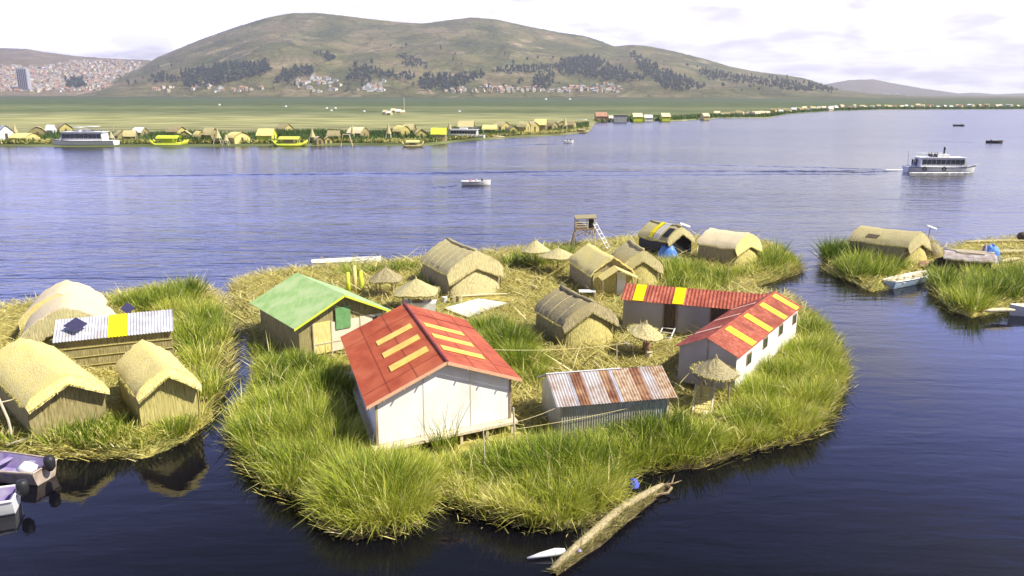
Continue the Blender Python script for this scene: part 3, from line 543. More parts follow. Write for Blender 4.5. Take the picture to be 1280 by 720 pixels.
cd = bpy.data.cameras.new('camera'); co = bpy.data.objects.new('camera', cd); COL.objects.link(co); S.camera = co
cd.sensor_width = 36; cd.lens = F/1280*36; cd.clip_end = 60000; cd.clip_start = .1
co.matrix_world = Matrix.Translation((0, 0, H)) @ (Matrix.Rotation(math.pi/2-PIT, 4, 'X') @ Matrix.Rotation(ROLL, 4, 'Z'))
S.render.engine = 'CYCLES'; S.view_settings.view_transform = 'Standard'; S.view_settings.look = 'None'; S.view_settings.exposure = .72; S.view_settings.gamma = 1
S.cycles.max_bounces = 6; S.cycles.transparent_max_bounces = 6; S.cycles.use_denoising = True; S.cycles.volume_bounces = 0
# ================================================================ BUILDINGS OF THE NEAR ISLANDS
def jit(a=.03): return random.uniform(-a, a)
def fringe(fr, line, outdir, n, length, m, parent, name='thatch_fringe'):
    """short reed ends sticking out along a line of local points"""
    B, Y = [], []
    for _ in range(n):
        i = random.randrange(len(line)-1); t = random.random(); a, b = np.array(line[i]), np.array(line[i+1]); p = a+(b-a)*t; B.append(fr(*p))
        d = fr.X*outdir[0]+fr.Y*outdir[1]; Y.append(math.atan2(d[1], d[0])+random.gauss(0, .45))
    n = len(B); o = np.array(parent['_o']); s = blades(np.array(B)-o, np.array(Y), RNG.uniform(.8, 1, n), RNG.uniform(.5, 1, n)*length, RNG.uniform(.02, .05, n), np.full(n, .05), RNG.beta(2, 2, n))
    s[0][4::5, 2] -= length*RNG.uniform(.3, .9, n)
    return blade_object(name, [s], m, parent=parent)
def roof_profile(W, ze, zr, round_=.35, ov=.15, n=7):
    pts = []
    for i in range(-n, n+1):
        t = i/n; x = t*(W/2+ov); a = abs(t); z = zr-(zr-ze)*(a*(1-round_)+round_*(a**2.4))
        pts.append((x, z))
    pts[0] = (pts[0][0]+.02, pts[0][1]-.12); pts[-1] = (pts[-1][0]-.02, pts[-1][1]-.12); return pts
def lumpy(fr, prof, y0, y1, ny, amp, seed, thick=.12):
    top, bot = [], []
    for j in range(ny+1):
        y = y0+(y1-y0)*j/ny; sag = -.07*math.sin(math.pi*j/ny); r = []; q = []
        for k, (x, z) in enumerate(prof):
            dz = noise.noise(Vector((x*1.3+seed, y*1.3, z)))*amp+sag+(.05 if k % 2 else 0)+noise.noise(Vector((x*4+seed, y*4, z)))*.035; edge = (jit(.05) if k in (0, len(prof)-1) else 0); yy = y+(jit(.05) if j in (0, ny) else 0)
            r.append(fr(x, yy, z+dz+edge)); q.append(fr(x*.97, yy, z+dz-thick))
        top.append(r); bot.append(q)
    mb = MB(); mb.grid(top); mb.grid(bot)
    for T, B in ((top[0], bot[0]), (top[-1], bot[-1]), ([r[0] for r in top], [r[0] for r in bot]), ([r[-1] for r in top], [r[-1] for r in bot])): mb.grid([T, B])
    return mb
def uros_hut(label, apex, rb, zr, W, ze, D=None, roof='thatch_tan', wall='reed_wall', hood=.9, skirt=True, hoodm=None, skirtm=None, roll=True, door=None, group=None, X=None, z0=.42, bands=0, round_=.35, name='reed_hut', seed=0, nosk=False):
    fr, d = ridge_frame(apex, rb, zr, X, z0); D = D or d; foot(fr, W, D)
    t = thing(name, label, 'hut', fr.loc, group); prof = roof_profile(W, ze, zr, round_)
    mb = lumpy(fr, prof, -.18, D+.15, 16, .07, seed); mb.build('roof', roof, t, smooth=True)
    # walls
    mb = MB(); rows = []
    n = 10
    for k in range(5):
        s = k/4; z = z0-.25+(ze-z0+.35)*s; b = .10*math.sin(math.pi*s); rows.append([fr(-W/2+.08-b, D*i/n, z+noise.noise(Vector((i*.7, k, seed)))*.02) for i in range(n+1)])
    mb.grid(rows); mb.grid([[fr(-p[0]*0+W/2-.08+.10*math.sin(math.pi*k/4), D*i/n, z0-.25+(ze-z0+.35)*k/4) for i in range(n+1)] for k in range(5) for p in [(0,)]])
    ga = [(x*.94, z-.1) for x, z in prof]
    for y in (.06, D-.06): mb.add([fr(x, y, z0-.25) for x, z in ga]+[fr(x, y, z) for x, z in ga], [(i, i+1, len(ga)+i+1, len(ga)+i) for i in range(len(ga)-1)])
    mb.build('wall', wall, t)
    low = [(x, max(z0+.3, (zr-hood*1.15)-(abs(x)/(W/2))*(zr-hood*1.15-(ze-hood*.75)))) for x, z in prof]
    if hood > 0:
        mb = MB(); rows = []
        for k in range(5):
            s = k/4; rows.append([fr(x*(1-.04*s), -.20-.22*s-.03*random.random(), z*(1-s)+low[i][1]*s-.02+jit(.03)*(k == 4)) for i, (x, z) in enumerate(prof)])
        back = [[(p[0]+fr.Y[0]*.07, p[1]+fr.Y[1]*.07, p[2]-.01) for p in r] for r in rows]
        mb.grid(rows); mb.grid(back); mb.grid([rows[-1], back[-1]]); mb.build('hood', hoodm or roof, t, smooth=True)
        fringe(fr, [(x, -.42, z+.03) for x, z in low], (0, -1), int(W*45), .16, 'strawblade', t)
    if skirt:
        mb = MB(); rows = []; nb = 14
        for k in range(6):
            s = k/5; r = []
            for i in range(nb+1):
                th = math.pi*i/nb; x = -math.cos(th)*(W/2-.05)*(1-.25*s*s); zt = (zr-hood*1.05)-(abs(x)/(W/2))*(zr-ze)*.8
                r.append(fr(x, -math.sin(th)*(.75*(1-s)**.8+.12)+.02, (z0-.15)+(zt-z0+.15)*s))
            rows.append(r)
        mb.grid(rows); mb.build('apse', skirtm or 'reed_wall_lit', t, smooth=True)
    if door:
        mb = MB(); x0, x1, h, m_ = door; mb.box(x0, x1, -.12-(.7 if skirt else 0), -.05-(.7 if skirt else 0), z0, z0+h, fr); mb.build('door', m_, t)
    if bands:
        mb = MB()
        for k in range(bands):
            y = D*(k+.5)/bands; mb.tube([fr(x, y, z+.04+noise.noise(Vector((x*1.3+seed, y*1.3, z)))*.07-.05) for x, z in prof], .018, 4)
        mb.build('binding_rope', 'rope', t)
    fringe(fr, [(-W/2-.14, -.1, ze-.12), (-W/2-.14, D+.1, ze-.12)], (-1, 0), int(D*34), .2, 'strawblade', t)
    fringe(fr, [(W/2+.14, -.1, ze-.12), (W/2+.14, D+.1, ze-.12)], (1, 0), int(D*24), .2, 'strawblade', t)
    if roll: mb = MB(); mb.tube([fr(jit(.05), -.2+(D+.35)*i/8, zr+.05-.07*math.sin(math.pi*i/8)+jit(.02)) for i in range(9)], .11, 6); mb.build('ridge_roll', roof, t, smooth=True)
    return t, fr

uros_hut('rounded tan reed hut with a shaded round end, beside the white reed mat', (593, 313), (562, 300), 3.7, 4.7, 2.3, D=5.2, X=(3.7, 2.6), roof='thatch_tan', wall='thatch_grey', hood=1.15, skirtm='thatch_tan', bands=5, seed=2)
H4 = ORIG
uros_hut('shaggy grey thatched reed hut standing alone in front of the long red-roofed block', (737, 376), (708, 362), 3.2, 3.5, 2.0, D=3.6, roof='thatch_grey', wall='reed_wall', hood=.55, skirtm='reed_wall_lit', bands=3, seed=5, round_=.5)
uros_hut('pale-topped reed hut at the back tip of the island, dark side to the camera', (934, 291), (893, 286), 3.2, 3.4, 2.15, D=3.4, X=(.80, .60), roof='thatch_pale', wall='thatch_grey', hood=1.05, hoodm='thatch_yellow', skirtm='reed_wall_lit', seed=8, round_=.45, roll=False)
uros_hut('low tan reed hut next to the yellow hut with the white door', (803, 312), (789, 302.5), 3.3, 3.1, 2.0, D=3.6, roof='thatch_tan', wall='reed_wall', hood=.75, seed=9)
tarp_hut, tfr = uros_hut('reed hut with yellow and white striped cloth laid over its roof', (850, 283), (812, 276), 3.25, 2.9, 2.1, D=3.6, X=(.88, .47), roof='thatch_tan', wall='dark', hood=.6, skirt=False, seed=11)
yh, yfr = uros_hut('bright yellow thatched hut with a white door at the gable', (766, 321), (735, 303.5), 3.35, 3.2, 2.15, D=5.4, roof='thatch_yellow', wall='thatch_grey', hood=0, skirt=False, seed=12, round_=.15, roll=False)
for nm, m_, x0, x1, y0, y1, z0, z1 in (('door', 'white_paint', .35, 1.05, -.12, 0, .45, 2.15),): mb = MB(); mb.box(x0, x1, y0, y1, z0, z1, yfr); mb.build(nm, m_, yh)
mb = MB(); mb.slab(yfr(.05, -.15, 2.75), yfr(.05, -1.1, 2.65), yfr(1.75, -1.1, 1.85), yfr(1.75, -.15, 1.95), .08); mb.slab(yfr(.05, -1.1, 2.65), yfr(.05, -.15, 2.75), yfr(-1.2, -.15, 2.0), yfr(-1.2, -1.1, 1.9), .08); mb.build('porch_roof', 'thatch_yellow', yh)
mb = MB(); mb.box(-1.5, .3, -.05, .05, .3, 2.2, yfr); mb.box(1.1, 1.5, -.05, .05, .3, 2.2, yfr); mb.build('front_wall', 'reed_wall_lit', yh)
mb = MB()
for x in (-1.1, 1.6): mb.tube([yfr(x, -1.05, .4), yfr(x, -1.05, 1.95)], .05, 6)
mb.build('porch_post', 'wood', yh)
# left island
uros_hut('big smooth yellow reed hut beside the pole fence at the left edge', (80, 467), (26, 424), 3.05, 3.1, 2.1, D=7.0, roof='thatch_yellow', wall='reed_wall', hood=.35, hoodm='thatch_yellow', skirt=False, seed=14, round_=.3, roll=False)
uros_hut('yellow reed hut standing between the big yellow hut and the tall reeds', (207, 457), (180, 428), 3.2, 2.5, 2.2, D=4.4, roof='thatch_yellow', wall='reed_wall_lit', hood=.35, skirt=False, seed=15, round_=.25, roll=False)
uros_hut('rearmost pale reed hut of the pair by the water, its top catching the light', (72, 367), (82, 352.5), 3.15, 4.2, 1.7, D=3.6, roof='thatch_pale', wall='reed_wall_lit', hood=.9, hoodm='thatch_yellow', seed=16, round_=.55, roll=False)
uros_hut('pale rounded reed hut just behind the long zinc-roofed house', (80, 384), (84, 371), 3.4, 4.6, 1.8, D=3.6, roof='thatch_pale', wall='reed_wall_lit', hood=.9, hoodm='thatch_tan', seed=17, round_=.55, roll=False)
# right islets
rh, rfr = uros_hut('tan reed hut on the small islet with a roof hatch on its dark side', (1148, 290), (1087, 283.5), 3.2, 3.1, 2.15, D=4.8, X=(.85, .53), roof='thatch_tan', wall='thatch_grey', hood=.95, seed=18, round_=.5, roll=False)
mb = MB(); mb.slab(rfr(-1.5, 2.3, 2.75), rfr(-2.0, 2.3, 2.5), rfr(-2.0, 3.3, 2.5), rfr(-1.5, 3.3, 2.75), .06); mb.build('hatch', 'wood_dark', rh)
# ---- corrugated / panel buildings
def gable(label, fr, W, D, z0, ze, zr, wallm, roofm, ov=.3, ovf=.35, t=None, nwave=26, amp=.018, ridge=None, name='house', cat='house', closed=True):
    t = t or thing(name, label, cat, fr.loc)
    mb = MB(); v = [(-W/2, 0, z0), (W/2, 0, z0), (W/2, 0, ze), (0, 0, zr-.06), (-W/2, 0, ze), (-W/2, D, z0), (W/2, D, z0), (W/2, D, ze), (0, D, zr-.06), (-W/2, D, ze)]
    mb.add([fr(*p) for p in v], [(0, 1, 2, 3, 4), (9, 8, 7, 6, 5), (0, 4, 9, 5), (1, 6, 7, 2), (0, 5, 6, 1)]); mb.build('wall', wallm, t)
    sl = (zr-ze)/(W/2); eo = ze-sl*ov
    mb = MB()
    for s in (-1, 1):
        a, b, c, d = fr(0, -ovf, zr+.03), fr(0, D+ovf, zr+.03), fr(s*(W/2+ov), D+ovf, eo+.03), fr(s*(W/2+ov), -ovf, eo+.03)
        if s < 0: mb.corrug(b, a, d, c, int(nwave), amp)
        else: mb.corrug(a, b, c, d, int(nwave), amp)
    mb.build('roof', roofm, t, smooth=False)
    if ridge: mb = MB(); mb.tube([fr(0, -ovf-.03, zr+.06), fr(0, D+ovf+.03, zr+.06)], .07, 8); mb.build('ridge_cap', ridge, t)
    return t, lambda s, u, w: fr(s*w*(W/2+ov), -ovf+u*(D+2*ovf), zr+.03-(zr-eo)*w)
def roof_panel(T, rp, s, u0, u1, w0, w1, m, up=.035, name='skylight'):
    a, b, c, d = [np.array(rp(s, u, w))+[0, 0, up] for u, w in ((u0, w0), (u1, w0), (u1, w1), (u0, w1))]
    mb = MB(); mb.slab(*([a, b, c, d] if s > 0 else [b, a, d, c]), .012); return mb.build(name, m, T)
# front red house on its stilted deck
A, B = at(458, 511, 2.8), at(652, 475.4, 2.8); Wr = float(np.linalg.norm(B-A))
ap = on_plane(A, B, 552.6, 453.5); zr = float(ap[2]); rbk = at(500.6, 380.6, zr); Xd = (B-A); Yd = rbk-ap; Dr = float(np.linalg.norm(Yd))-.6
frR = Frame((A+B)/2+Yd/np.linalg.norm(Yd)*.35, Yd, Xd, .4); W1 = Wr-.9
foot(frR, W1+.3, Dr)
red, rp = gable('large red-roofed white house with yellow roof strips, raised on a deck in the front reeds', frR, W1, Dr, 1.0, 3.0, zr-.03, 'white_wall', 'red_roof', ov=.45, ovf=.35, nwave=44, amp=.022, ridge='ridge_red')
for u0 in (.22, .41, .60)[::-1]:
    roof_panel(red, rp, -1, u0-.035+.02, u0+.035+.02, .10, .60, 'yellow_sheet'); roof_panel(red, rp, 1, u0-.035+.0, u0+.035+.0, .08, .66, 'yellow_sheet')
mb = MB(); mb.box(-W1/2-.25, W1/2+.25, -.45, Dr+.2, .86, .98, frR); mb.build('deck', 'wood_pale', red)
for i in range(6):
    for y in (-.3, Dr*.5, Dr-.1): mb = MB(); mb.box(-W1/2+i*W1/5-.06, -W1/2+i*W1/5+.06, y-.06, y+.06, .0, .86, frR); mb.build('stilt', 'wood_pale', red)
mb = MB()
for s in (-1, 1): mb.slab(np.array(rp(s, -.003, 0))+[0, 0, .03], np.array(rp(s, -.003, 1))+[0, 0, .03], np.array(rp(s, -.003, 1))-[0, 0, .11], np.array(rp(s, -.003, 0))-[0, 0, .11], .03)
mb.build('fascia', 'pale_stripe', red)
for x in (-W1/2, W1/2): mb = MB(); mb.box(x-.05, x+.05, -.05, .04, .98, 2.95, frR); mb.build('corner_trim', 'wood', red)
mb = MB()
for s in (-1, 1):
    for w in (.25, .55, .8, .97): p = rp(s, 0, w); q = rp(s, -.016, w); mb.tube([np.array(p)-[0, 0, .1], np.array(q)-[0, 0, .12]], .035, 5)
mb.build('purlin', 'wood', red)
for x in (-1.0, 1.15): mb = MB(); zt = 3.0+(zr-3.1)*(1-abs(x)/(W1/2)); mb.box(x-.02, x+.02, -.02, -.002, 1.02, zt-.05, frR); mb.build('panel_joint', 'cream', red)
for s_, w_ in ((-1, .36), (-1, .70), (1, .36), (1, .72)): roof_panel(red, rp, s_, 0, 1, w_, w_+.0035, 'ridge_red', .026, 'roof_seam')
for s_, u_ in ((-1, .78), (1, .80), (-1, .12), (1, .13)): roof_panel(red, rp, s_, u_, u_+.0022, .02, .99, 'ridge_red', .028, 'roof_seam')
# green-roofed house
frG, dG = ridge_frame((426, 367), (368, 341), 4.0); frG.z0 = .4; foot(frG, 5.2, dG)
grn, gp = gable('house with a pale green sheet roof and a reed and board front', frG, 5.2, dG-.7, .45, 2.75, 4.0, 'reed_wall', 'green_roof', ov=.45, ovf=.5, nwave=34, amp=.02)
for (x0, x1, z0_, z1_, m_, nm) in ((-1.75, -.75, .75, 2.55, 'thatch_yellow', 'reed_panel'), (-.68, 1.05, .75, 2.45, 'cream', 'wall_panel'), (1.12, 2.5, .75, 2.5, 'cream', 'wall_panel')):
    mb = MB(); mb.box(x0, x1, -.09, -.02, z0_, z1_, frG); mb.build(nm, m_, grn)
mb = MB(); mb.box(-.45, .45, -.16, -.10, 2.0, 3.25, frG); mb.build('shutter', 'green_paint', grn)
mb = MB()
for x in (-1.8, -.72, 1.08, 2.55): mb.box(x-.03, x+.03, -.13, -.092, .5, 2.55, frG)
mb.box(-1.8, 2.55, -.125, -.095, 1.3, 1.36, frG); mb.build('batten', 'wood_pale', grn)
mb = MB(); mb.box(1.9, 2.15, -.16, -.1, 1.75, 2.35, frG); mb.build('window', 'dark', grn)
for s in (-1, 1): mb = MB(); mb.slab(gp(s, -.004, 0), gp(s, -.004, 1), np.array(gp(s, -.004, 1))-[0, 0, .12], np.array(gp(s, -.004, 0))-[0, 0, .12], .03); mb.build('fascia', 'lime', grn)
# L-shaped block: a long wing with four windows and a short wing with doors, one building
ZE, ZR = 2.6, 3.3
a, b = at(881, 423, ZR), at(961, 368, ZR); far_e = at(1007.6, 383, ZE); A, B = at(846, 432, ZE), at(925, 446, ZE)
frL = Frame((A+B)/2, b-a, B-A, .5); WL = float(np.linalg.norm(B-A)); DL = float((far_e-B)@np.append(frL.Y, 0)); foot(frL, WL, DL)
blk, lp = gable('L-shaped white block under a red roof with bright yellow strips', frL, WL-.3, DL-.35, .75, ZE+.05, ZR, 'white_wall', 'red_old', ov=.2, ovf=.2, nwave=48, amp=.022)
for px, py in ((903, 411), (926, 395), (946, 381), (965, 370.5)):
    q = at(px, py, ZR-.05); u = (float((q[:2]-frL.c)@frL.Y)+.2)/(DL+.05); roof_panel(blk, lp, 1, u-.012, u+.052, .10, .97, 'yellow_bright'); roof_panel(blk, lp, -1, u+.0, u+.035, .1, .9, 'pale_stripe')
RB_ = np.array(frL(WL/2-.15, 0, 0)); RE_ = np.array(frL(WL/2-.15, DL, 0))
for px, py in ((935.5, 448), (956, 428), (975.5, 412), (992.5, 398.5)):
    q = on_plane(RB_, RE_, px, py); y = float((q[:2]-frL.c)@frL.Y); z = min(max(float(q[2]), 1.9), 2.2); xr = WL/2-.15
    mb = MB(); mb.box(xr+.002, xr+.05, y-.36, y+.36, z-.32, z+.30, frL); w = mb.build('window', 'wood', blk)
    for yy in (y-.17, y+.17): mb = MB(); mb.box(xr+.051, xr+.06, yy-.14, yy+.14, z-.26, z+.24, frL); p_ = mb.build('pane', 'glass', blk); p_.parent = w
we = WL-.3; mb = MB(); mb.add([frL(*p) for p in ((-we/2+.01, -.012, .76), (we/2-.01, -.012, .76), (we/2-.01, -.012, ZE), (0, -.012, ZR-.1), (-we/2+.01, -.012, ZE))], [(0, 1, 2, 3, 4)]); mb.build('end_wall_shade', 'grey_panel_shade', blk)  # thin sheet over the white gable, its grey paints in the shade
mb = MB(); mb.box(-.03, .03, -.03, -.014, .78, ZR-.15, frL); mb.build('panel_joint', 'wood', blk)
mb = MB()
for i in range(8):
    for x in (-WL/2+.2, WL/2-.2): mb.box(x-.07, x+.07, i*DL/7-.2, i*DL/7-.06, .0, .75, frL)
mb.build('footing', 'wood', blk)
frS = Frame(at(775, 374, ZE), (at(910, 389, ZE)-at(775, 374, ZE))); Y2 = frS.Y; X2 = -frS.X   # wing axis runs along Y2
e0 = at(775, 374, ZE)[:2]; r0 = at(785, 354.5, ZR)[:2]; endp = frL.c+frL.Y*(DL-1.2)
Ws = 2*abs(float((r0-e0)@frS.X)); frS = Frame(r0, endp-r0, None, .5); Ds = float(np.linalg.norm(endp-r0))
foot(frS, Ws, Ds)
_, sp = gable('', frS, Ws-.3, Ds-.2, .75, ZE+.05, ZR-.02, 'grey_panel_shade', 'red_old', ov=.2, ovf=.15, nwave=40, amp=.022, t=blk)
# which side faces the camera: +X of frS
for u in (.085, .365): roof_panel(blk, sp, 1, u, u+.075, .04, .99, 'yellow_bright')
xf = Ws/2-.15
for (y0, y1, m_, nm) in ((2.55, 3.25, 'wood_dark', 'door'), (5.35, 7.3, 'wood_dark', 'door')):
    mb = MB(); mb.box(xf+.003, xf+.04, y0, y1, .8, 2.55, frS); mb.build(nm, m_, blk)
for y in (2.5, 3.3, 5.3): mb = MB(); mb.box(xf+.042, xf+.07, y-.04, y+.04, .75, 2.6, frS); mb.build('door_frame', 'wood', blk)
# rusty metal shed
frM, dM = ridge_frame((686.5, 467.5), (827.5, 457), 2.85); foot(frM, 3.0, dM-.3)
shed = thing('metal_shed', 'grey corrugated metal shed with a rust-striped roof in the front reeds', 'shed', frM.loc)
Wm, Dm = 3.1, dM-.25
mb = MB(); mb.add([frM(*p) for p in ((-Wm/2, .1, .3), (Wm/2, .1, .3), (Wm/2, .1, 2.05), (0, .1, 2.75), (-Wm/2, .1, 2.05))], [(0, 1, 2, 3, 4)])
mb.add([frM(*p) for p in ((-Wm/2, Dm, .3), (Wm/2, Dm, .3), (Wm/2, Dm, 2.05), (0, Dm, 2.75), (-Wm/2, Dm, 2.05))], [(4, 3, 2, 1, 0)])
mb.corrug(frM(Wm/2, .1, 2.05), frM(Wm/2, Dm, 2.05), frM(Wm/2, Dm, .3), frM(Wm/2, .1, .3), 44, .022); mb.corrug(frM(-Wm/2, .1, 2.05), frM(-Wm/2, Dm, 2.05), frM(-Wm/2, Dm, .3), frM(-Wm/2, .1, .3), 44, .022); mb.build('wall', 'zinc_wall', shed)
seg = [(0, .165, 'zinc_dull'), (.165, .19, 'zinc_pale'), (.19, .285, 'rust'), (.285, .44, 'zinc_dull'), (.44, .52, 'rust'), (.52, .55, 'zinc_pale'), (.55, .70, 'rust_light'), (.70, .79, 'rust'), (.79, .885, 'zinc_dull'), (.885, 1, 'rust_light')]
for u0, u1, m_ in seg:
    mb = MB(); f_ = lambda x, u, z: frM(x, -.15+u*(Dm+.4), z); mb.corrug(f_(0, u0, 2.85), f_(0, u1, 2.85), f_(Wm/2+.3, u1, 2.0), f_(Wm/2+.3, u0, 2.0), max(2, int((u1-u0)*44)), .02)
    mb.build('roof_sheet', m_, shed)
mb = MB(); mb.corrug(frM(0, Dm+.2, 2.85), frM(0, -.15, 2.85), frM(-Wm/2-.25, -.15, 2.05), frM(-Wm/2-.25, Dm+.2, 2.05), 40, .02); mb.build('roof_sheet', 'zinc_wall', shed)
mb = MB(); mb.slab(frM(-.12, -.15, 2.86), frM(.06, -.15, 2.90), frM(.06, Dm*.66, 2.90), frM(-.12, Dm*.66, 2.86), .02); mb.build('ridge_cap', 'white_paint', shed)
mb = MB(); mb.box(Wm/2+.01, Wm/2+.09, Dm-.14, Dm-.04, .3, 2.0, frM); mb.build('corner_post', 'wood_pale', shed)
# long house with a zinc roof, left island
F1, F2 = at(66, 428, 2.3), at(217, 413, 2.3); frC = Frame(F1, F2-F1); LC = float(np.linalg.norm(F2-F1)); B1 = at(62, 401, 3.0); dep = abs(float((B1[:2]-frC.c)@frC.X))
frC = Frame((F1+F2)/2, -frC.X, frC.Y); foot(frC, LC, dep)
zh = thing('long_house', 'long reed-walled house with a pale zinc roof and one yellow sheet', 'house', frC.loc)
mb = MB(); mb.add([frC(*p) for p in ((-LC/2+.15, .15, .3), (LC/2-.15, .15, .3), (LC/2-.15, dep, .3), (-LC/2+.15, dep, .3), (-LC/2+.15, .15, 2.28), (LC/2-.15, .15, 2.28), (LC/2-.15, dep, 2.93), (-LC/2+.15, dep, 2.93))], [(0, 1, 5, 4), (1, 2, 6, 5), (2, 3, 7, 6), (3, 0, 4, 7)]); mb.build('wall', 'reed_wall', zh)
mb = MB()
for z in (.8, 1.3, 1.8): mb.tube([frC(-LC/2+.1, .10, z), frC(0, .10, z+.02), frC(LC/2-.1, .10, z)], .025, 5)
mb.build('wall_rail', 'reed_wall_lit', zh)
for u0, u1, m_ in ((0, .44, 'zinc_pale'), (.44, .61, 'yellow_bright'), (.61, 1, 'zinc_pale')):
    g = lambda x, y, z: frC(-LC/2+x*LC, y, z); mb = MB(); mb.corrug(g(u1, dep+.1, 3.0), g(u0, dep+.1, 3.0), g(u0, -.1, 2.3), g(u1, -.1, 2.3), int((u1-u0)*40), .025); mb.build('roof_sheet', m_, zh)
def solar(fr_or_T, label, c, tilt=.5, s=.9):
    t = thing('solar_panel', label, 'solar panel', c); cx, cy, cz = c; mb = MB(); T = fr_or_T
    X_ = np.append(T.X, 0); Y_ = np.append(T.Y, 0); up = np.array([0, 0, 1.]); n = up*math.cos(tilt)-Y_*math.sin(tilt); f = Y_*math.cos(tilt)+up*math.sin(tilt); f2 = (X_+f)/1.3; g2 = (f-X_)/1.3
    o = np.array(c)+up*.45
    mb.slab(o-f2*s/2-g2*s/2, o+f2*s/2-g2*s/2, o+f2*s/2+g2*s/2, o-f2*s/2+g2*s/2, .04); mb.build('panel', 'solar', t)
    mb = MB(); mb.tube([o-up*.05, o-up*.6], .03, 6); mb.tube([o-up*.35, o-g2*s*.4-up*.05], .02, 5); mb.build('bracket', 'wood_pale', t)
solar(frC, 'dark blue solar panel propped on the zinc roof near its left end', frC(-LC/2+1.05, .75, 2.5), .5, .75)
solar(frC, 'small grey solar panel standing behind the far side of the zinc roof', frC(.6, dep+.5, 2.75), .9, .5)
# thatched shelters and umbrellas
def shelter(label, px, py, h, r, square=True, m='thatch_grey', posts=4, cap=.8, tilt=0, group=None, z0=.42, name='thatched_shelter', cat='shelter'):
    x, y, _ = at(px, py, z0); t = thing(name, label, cat, (x, y, z0), group); mb = MB(); n = 22; rows = []
    tx = tilt
    for k in range(6):
        s = k/5; rr = r*s+.03; rows.append([(x+rr*math.cos(q)*(1.0 if not square else 1/max(abs(math.cos(q)), abs(math.sin(q)))**.7), y+rr*math.sin(q)*(1 if not square else 1/max(abs(math.cos(q)), abs(math.sin(q)))**.7), z0+h+cap*(1-s)**1.15-(.10*s*s)+tx*rr*math.cos(q-2.4)+jit(.03)) for q in [2*math.pi*i/n+(.4 if square else 0) for i in range(n)]])
    mb.grid(rows, close=True); mb.grid([[(p[0], p[1], p[2]-.09) for p in r_] for r_ in rows[1:]], close=True); mb.build('thatch', m, t, smooth=False)
    e = rows[-1]; nb = int(r*260); B = []; Y = []
    for _ in range(nb): q = random.random()*n; i = int(q); a_ = np.array(e[i % n]); b_ = np.array(e[(i+1) % n]); p = a_+(b_-a_)*(q-i); B.append(p-[x, y, z0]); Y.append(math.atan2(p[1]-y, p[0]-x)+random.gauss(0, .2))
    s_ = blades(np.array(B), np.array(Y), RNG.uniform(.85, 1, nb), RNG.uniform(.1, .26, nb), RNG.uniform(.02, .05, nb), np.full(nb, .02), RNG.beta(2, 2, nb)); s_[0][4::5, 2] -= RNG.uniform(.05, .22, nb); blade_object('thatch_fringe', [s_], 'strawblade', parent=t)
    if posts == 1: mb = MB(); mb.tube([(x, y, z0-.3), (x, y, z0+h+cap*.8)], .05, 6); mb.build('post', 'wood', t)
    else:
        for i in range(posts): q = 2*math.pi*(i+.5)/posts+.4; mb = MB(); mb.tube([(x+r*.75*math.cos(q), y+r*.75*math.sin(q), z0-.3), (x+r*.72*math.cos(q), y+r*.72*math.sin(q), z0+h)], .05, 6); mb.build('post', 'wood', t)
    mb = MB(); mb.tube([(x, y, z0+h+cap-.05), (x, y, z0+h+cap+.16)], [.09, .04], 6); mb.build('finial', m, t)
    return t, (x, y)
shelter('square thatched shelter on four posts behind the ridge of the large red roof', 483, 371, 1.45, 1.15)
sh2, c2 = shelter('wide pale thatched shelter over a white table, just behind the large red roof', 521, 389, 1.5, 1.45, m='thatch_tan')
shelter('left of two pointed thatched umbrellas standing before the dark bushes', 669, 336, 1.7, 1.25, posts=1, square=False, m='thatch_tan', group='paired thatched umbrellas')
shelter('right of two pointed thatched umbrellas, flatter and wider, before the dark bushes', 697, 342, 1.6, 1.45, posts=1, square=False, m='thatch_tan', cap=.6, group='paired thatched umbrellas')
um, cu = shelter('ragged round thatched umbrella over a brown barrel, by the doors of the block', 806, 447, 1.55, .95, posts=1, square=False, m='thatch_tan', cap=.5, tilt=.22, name='thatched_umbrella', cat='umbrella')
ul, cl = shelter('ragged round thatched umbrella over the sloping bench by the water', 891, 509, 1.9, 1.0, posts=3, square=False, m='thatch_grey', cap=.6, tilt=.08, name='thatched_umbrella', cat='umbrella')
# table and lid under the wide shelter
x, y = at(527, 392, .42)[:2]; t = thing('table', 'white table with a folded cloth under the wide pale thatched shelter', 'table', (x, y, .42)); mb = MB(); mb.box(x-1.3, x+1.0, y-.5, y+.5, 1.22, 1.28); mb.build('table_top', 'white_paint', t)
mb = MB(); mb.box(x-1.31, x+1.01, y-.52, y-.505, .7, 1.24); mb.build('cloth', 'white_paint', t)
for sx in (-1.2, .9):
    for sy in (-.42, .42): mb = MB(); mb.box(x+sx-.03, x+sx+.03, y+sy-.03, y+sy+.03, .35, 1.22); mb.build('leg', 'wood', t)
mb = MB(); n = 16; mb.grid([[(x-.25+r_*math.cos(2*math.pi*i/n), y-.1+r_*math.sin(2*math.pi*i/n)*.8, z_) for i in range(n)] for r_, z_ in ((.42, 1.285), (.44, 1.33), (.2, 1.43), (.01, 1.45))], close=True); single(mb, 'basket', 'wood', 'dark brown round basket lying on the white table', 'basket', (x-.25, y-.1, 1.285), smooth=True)
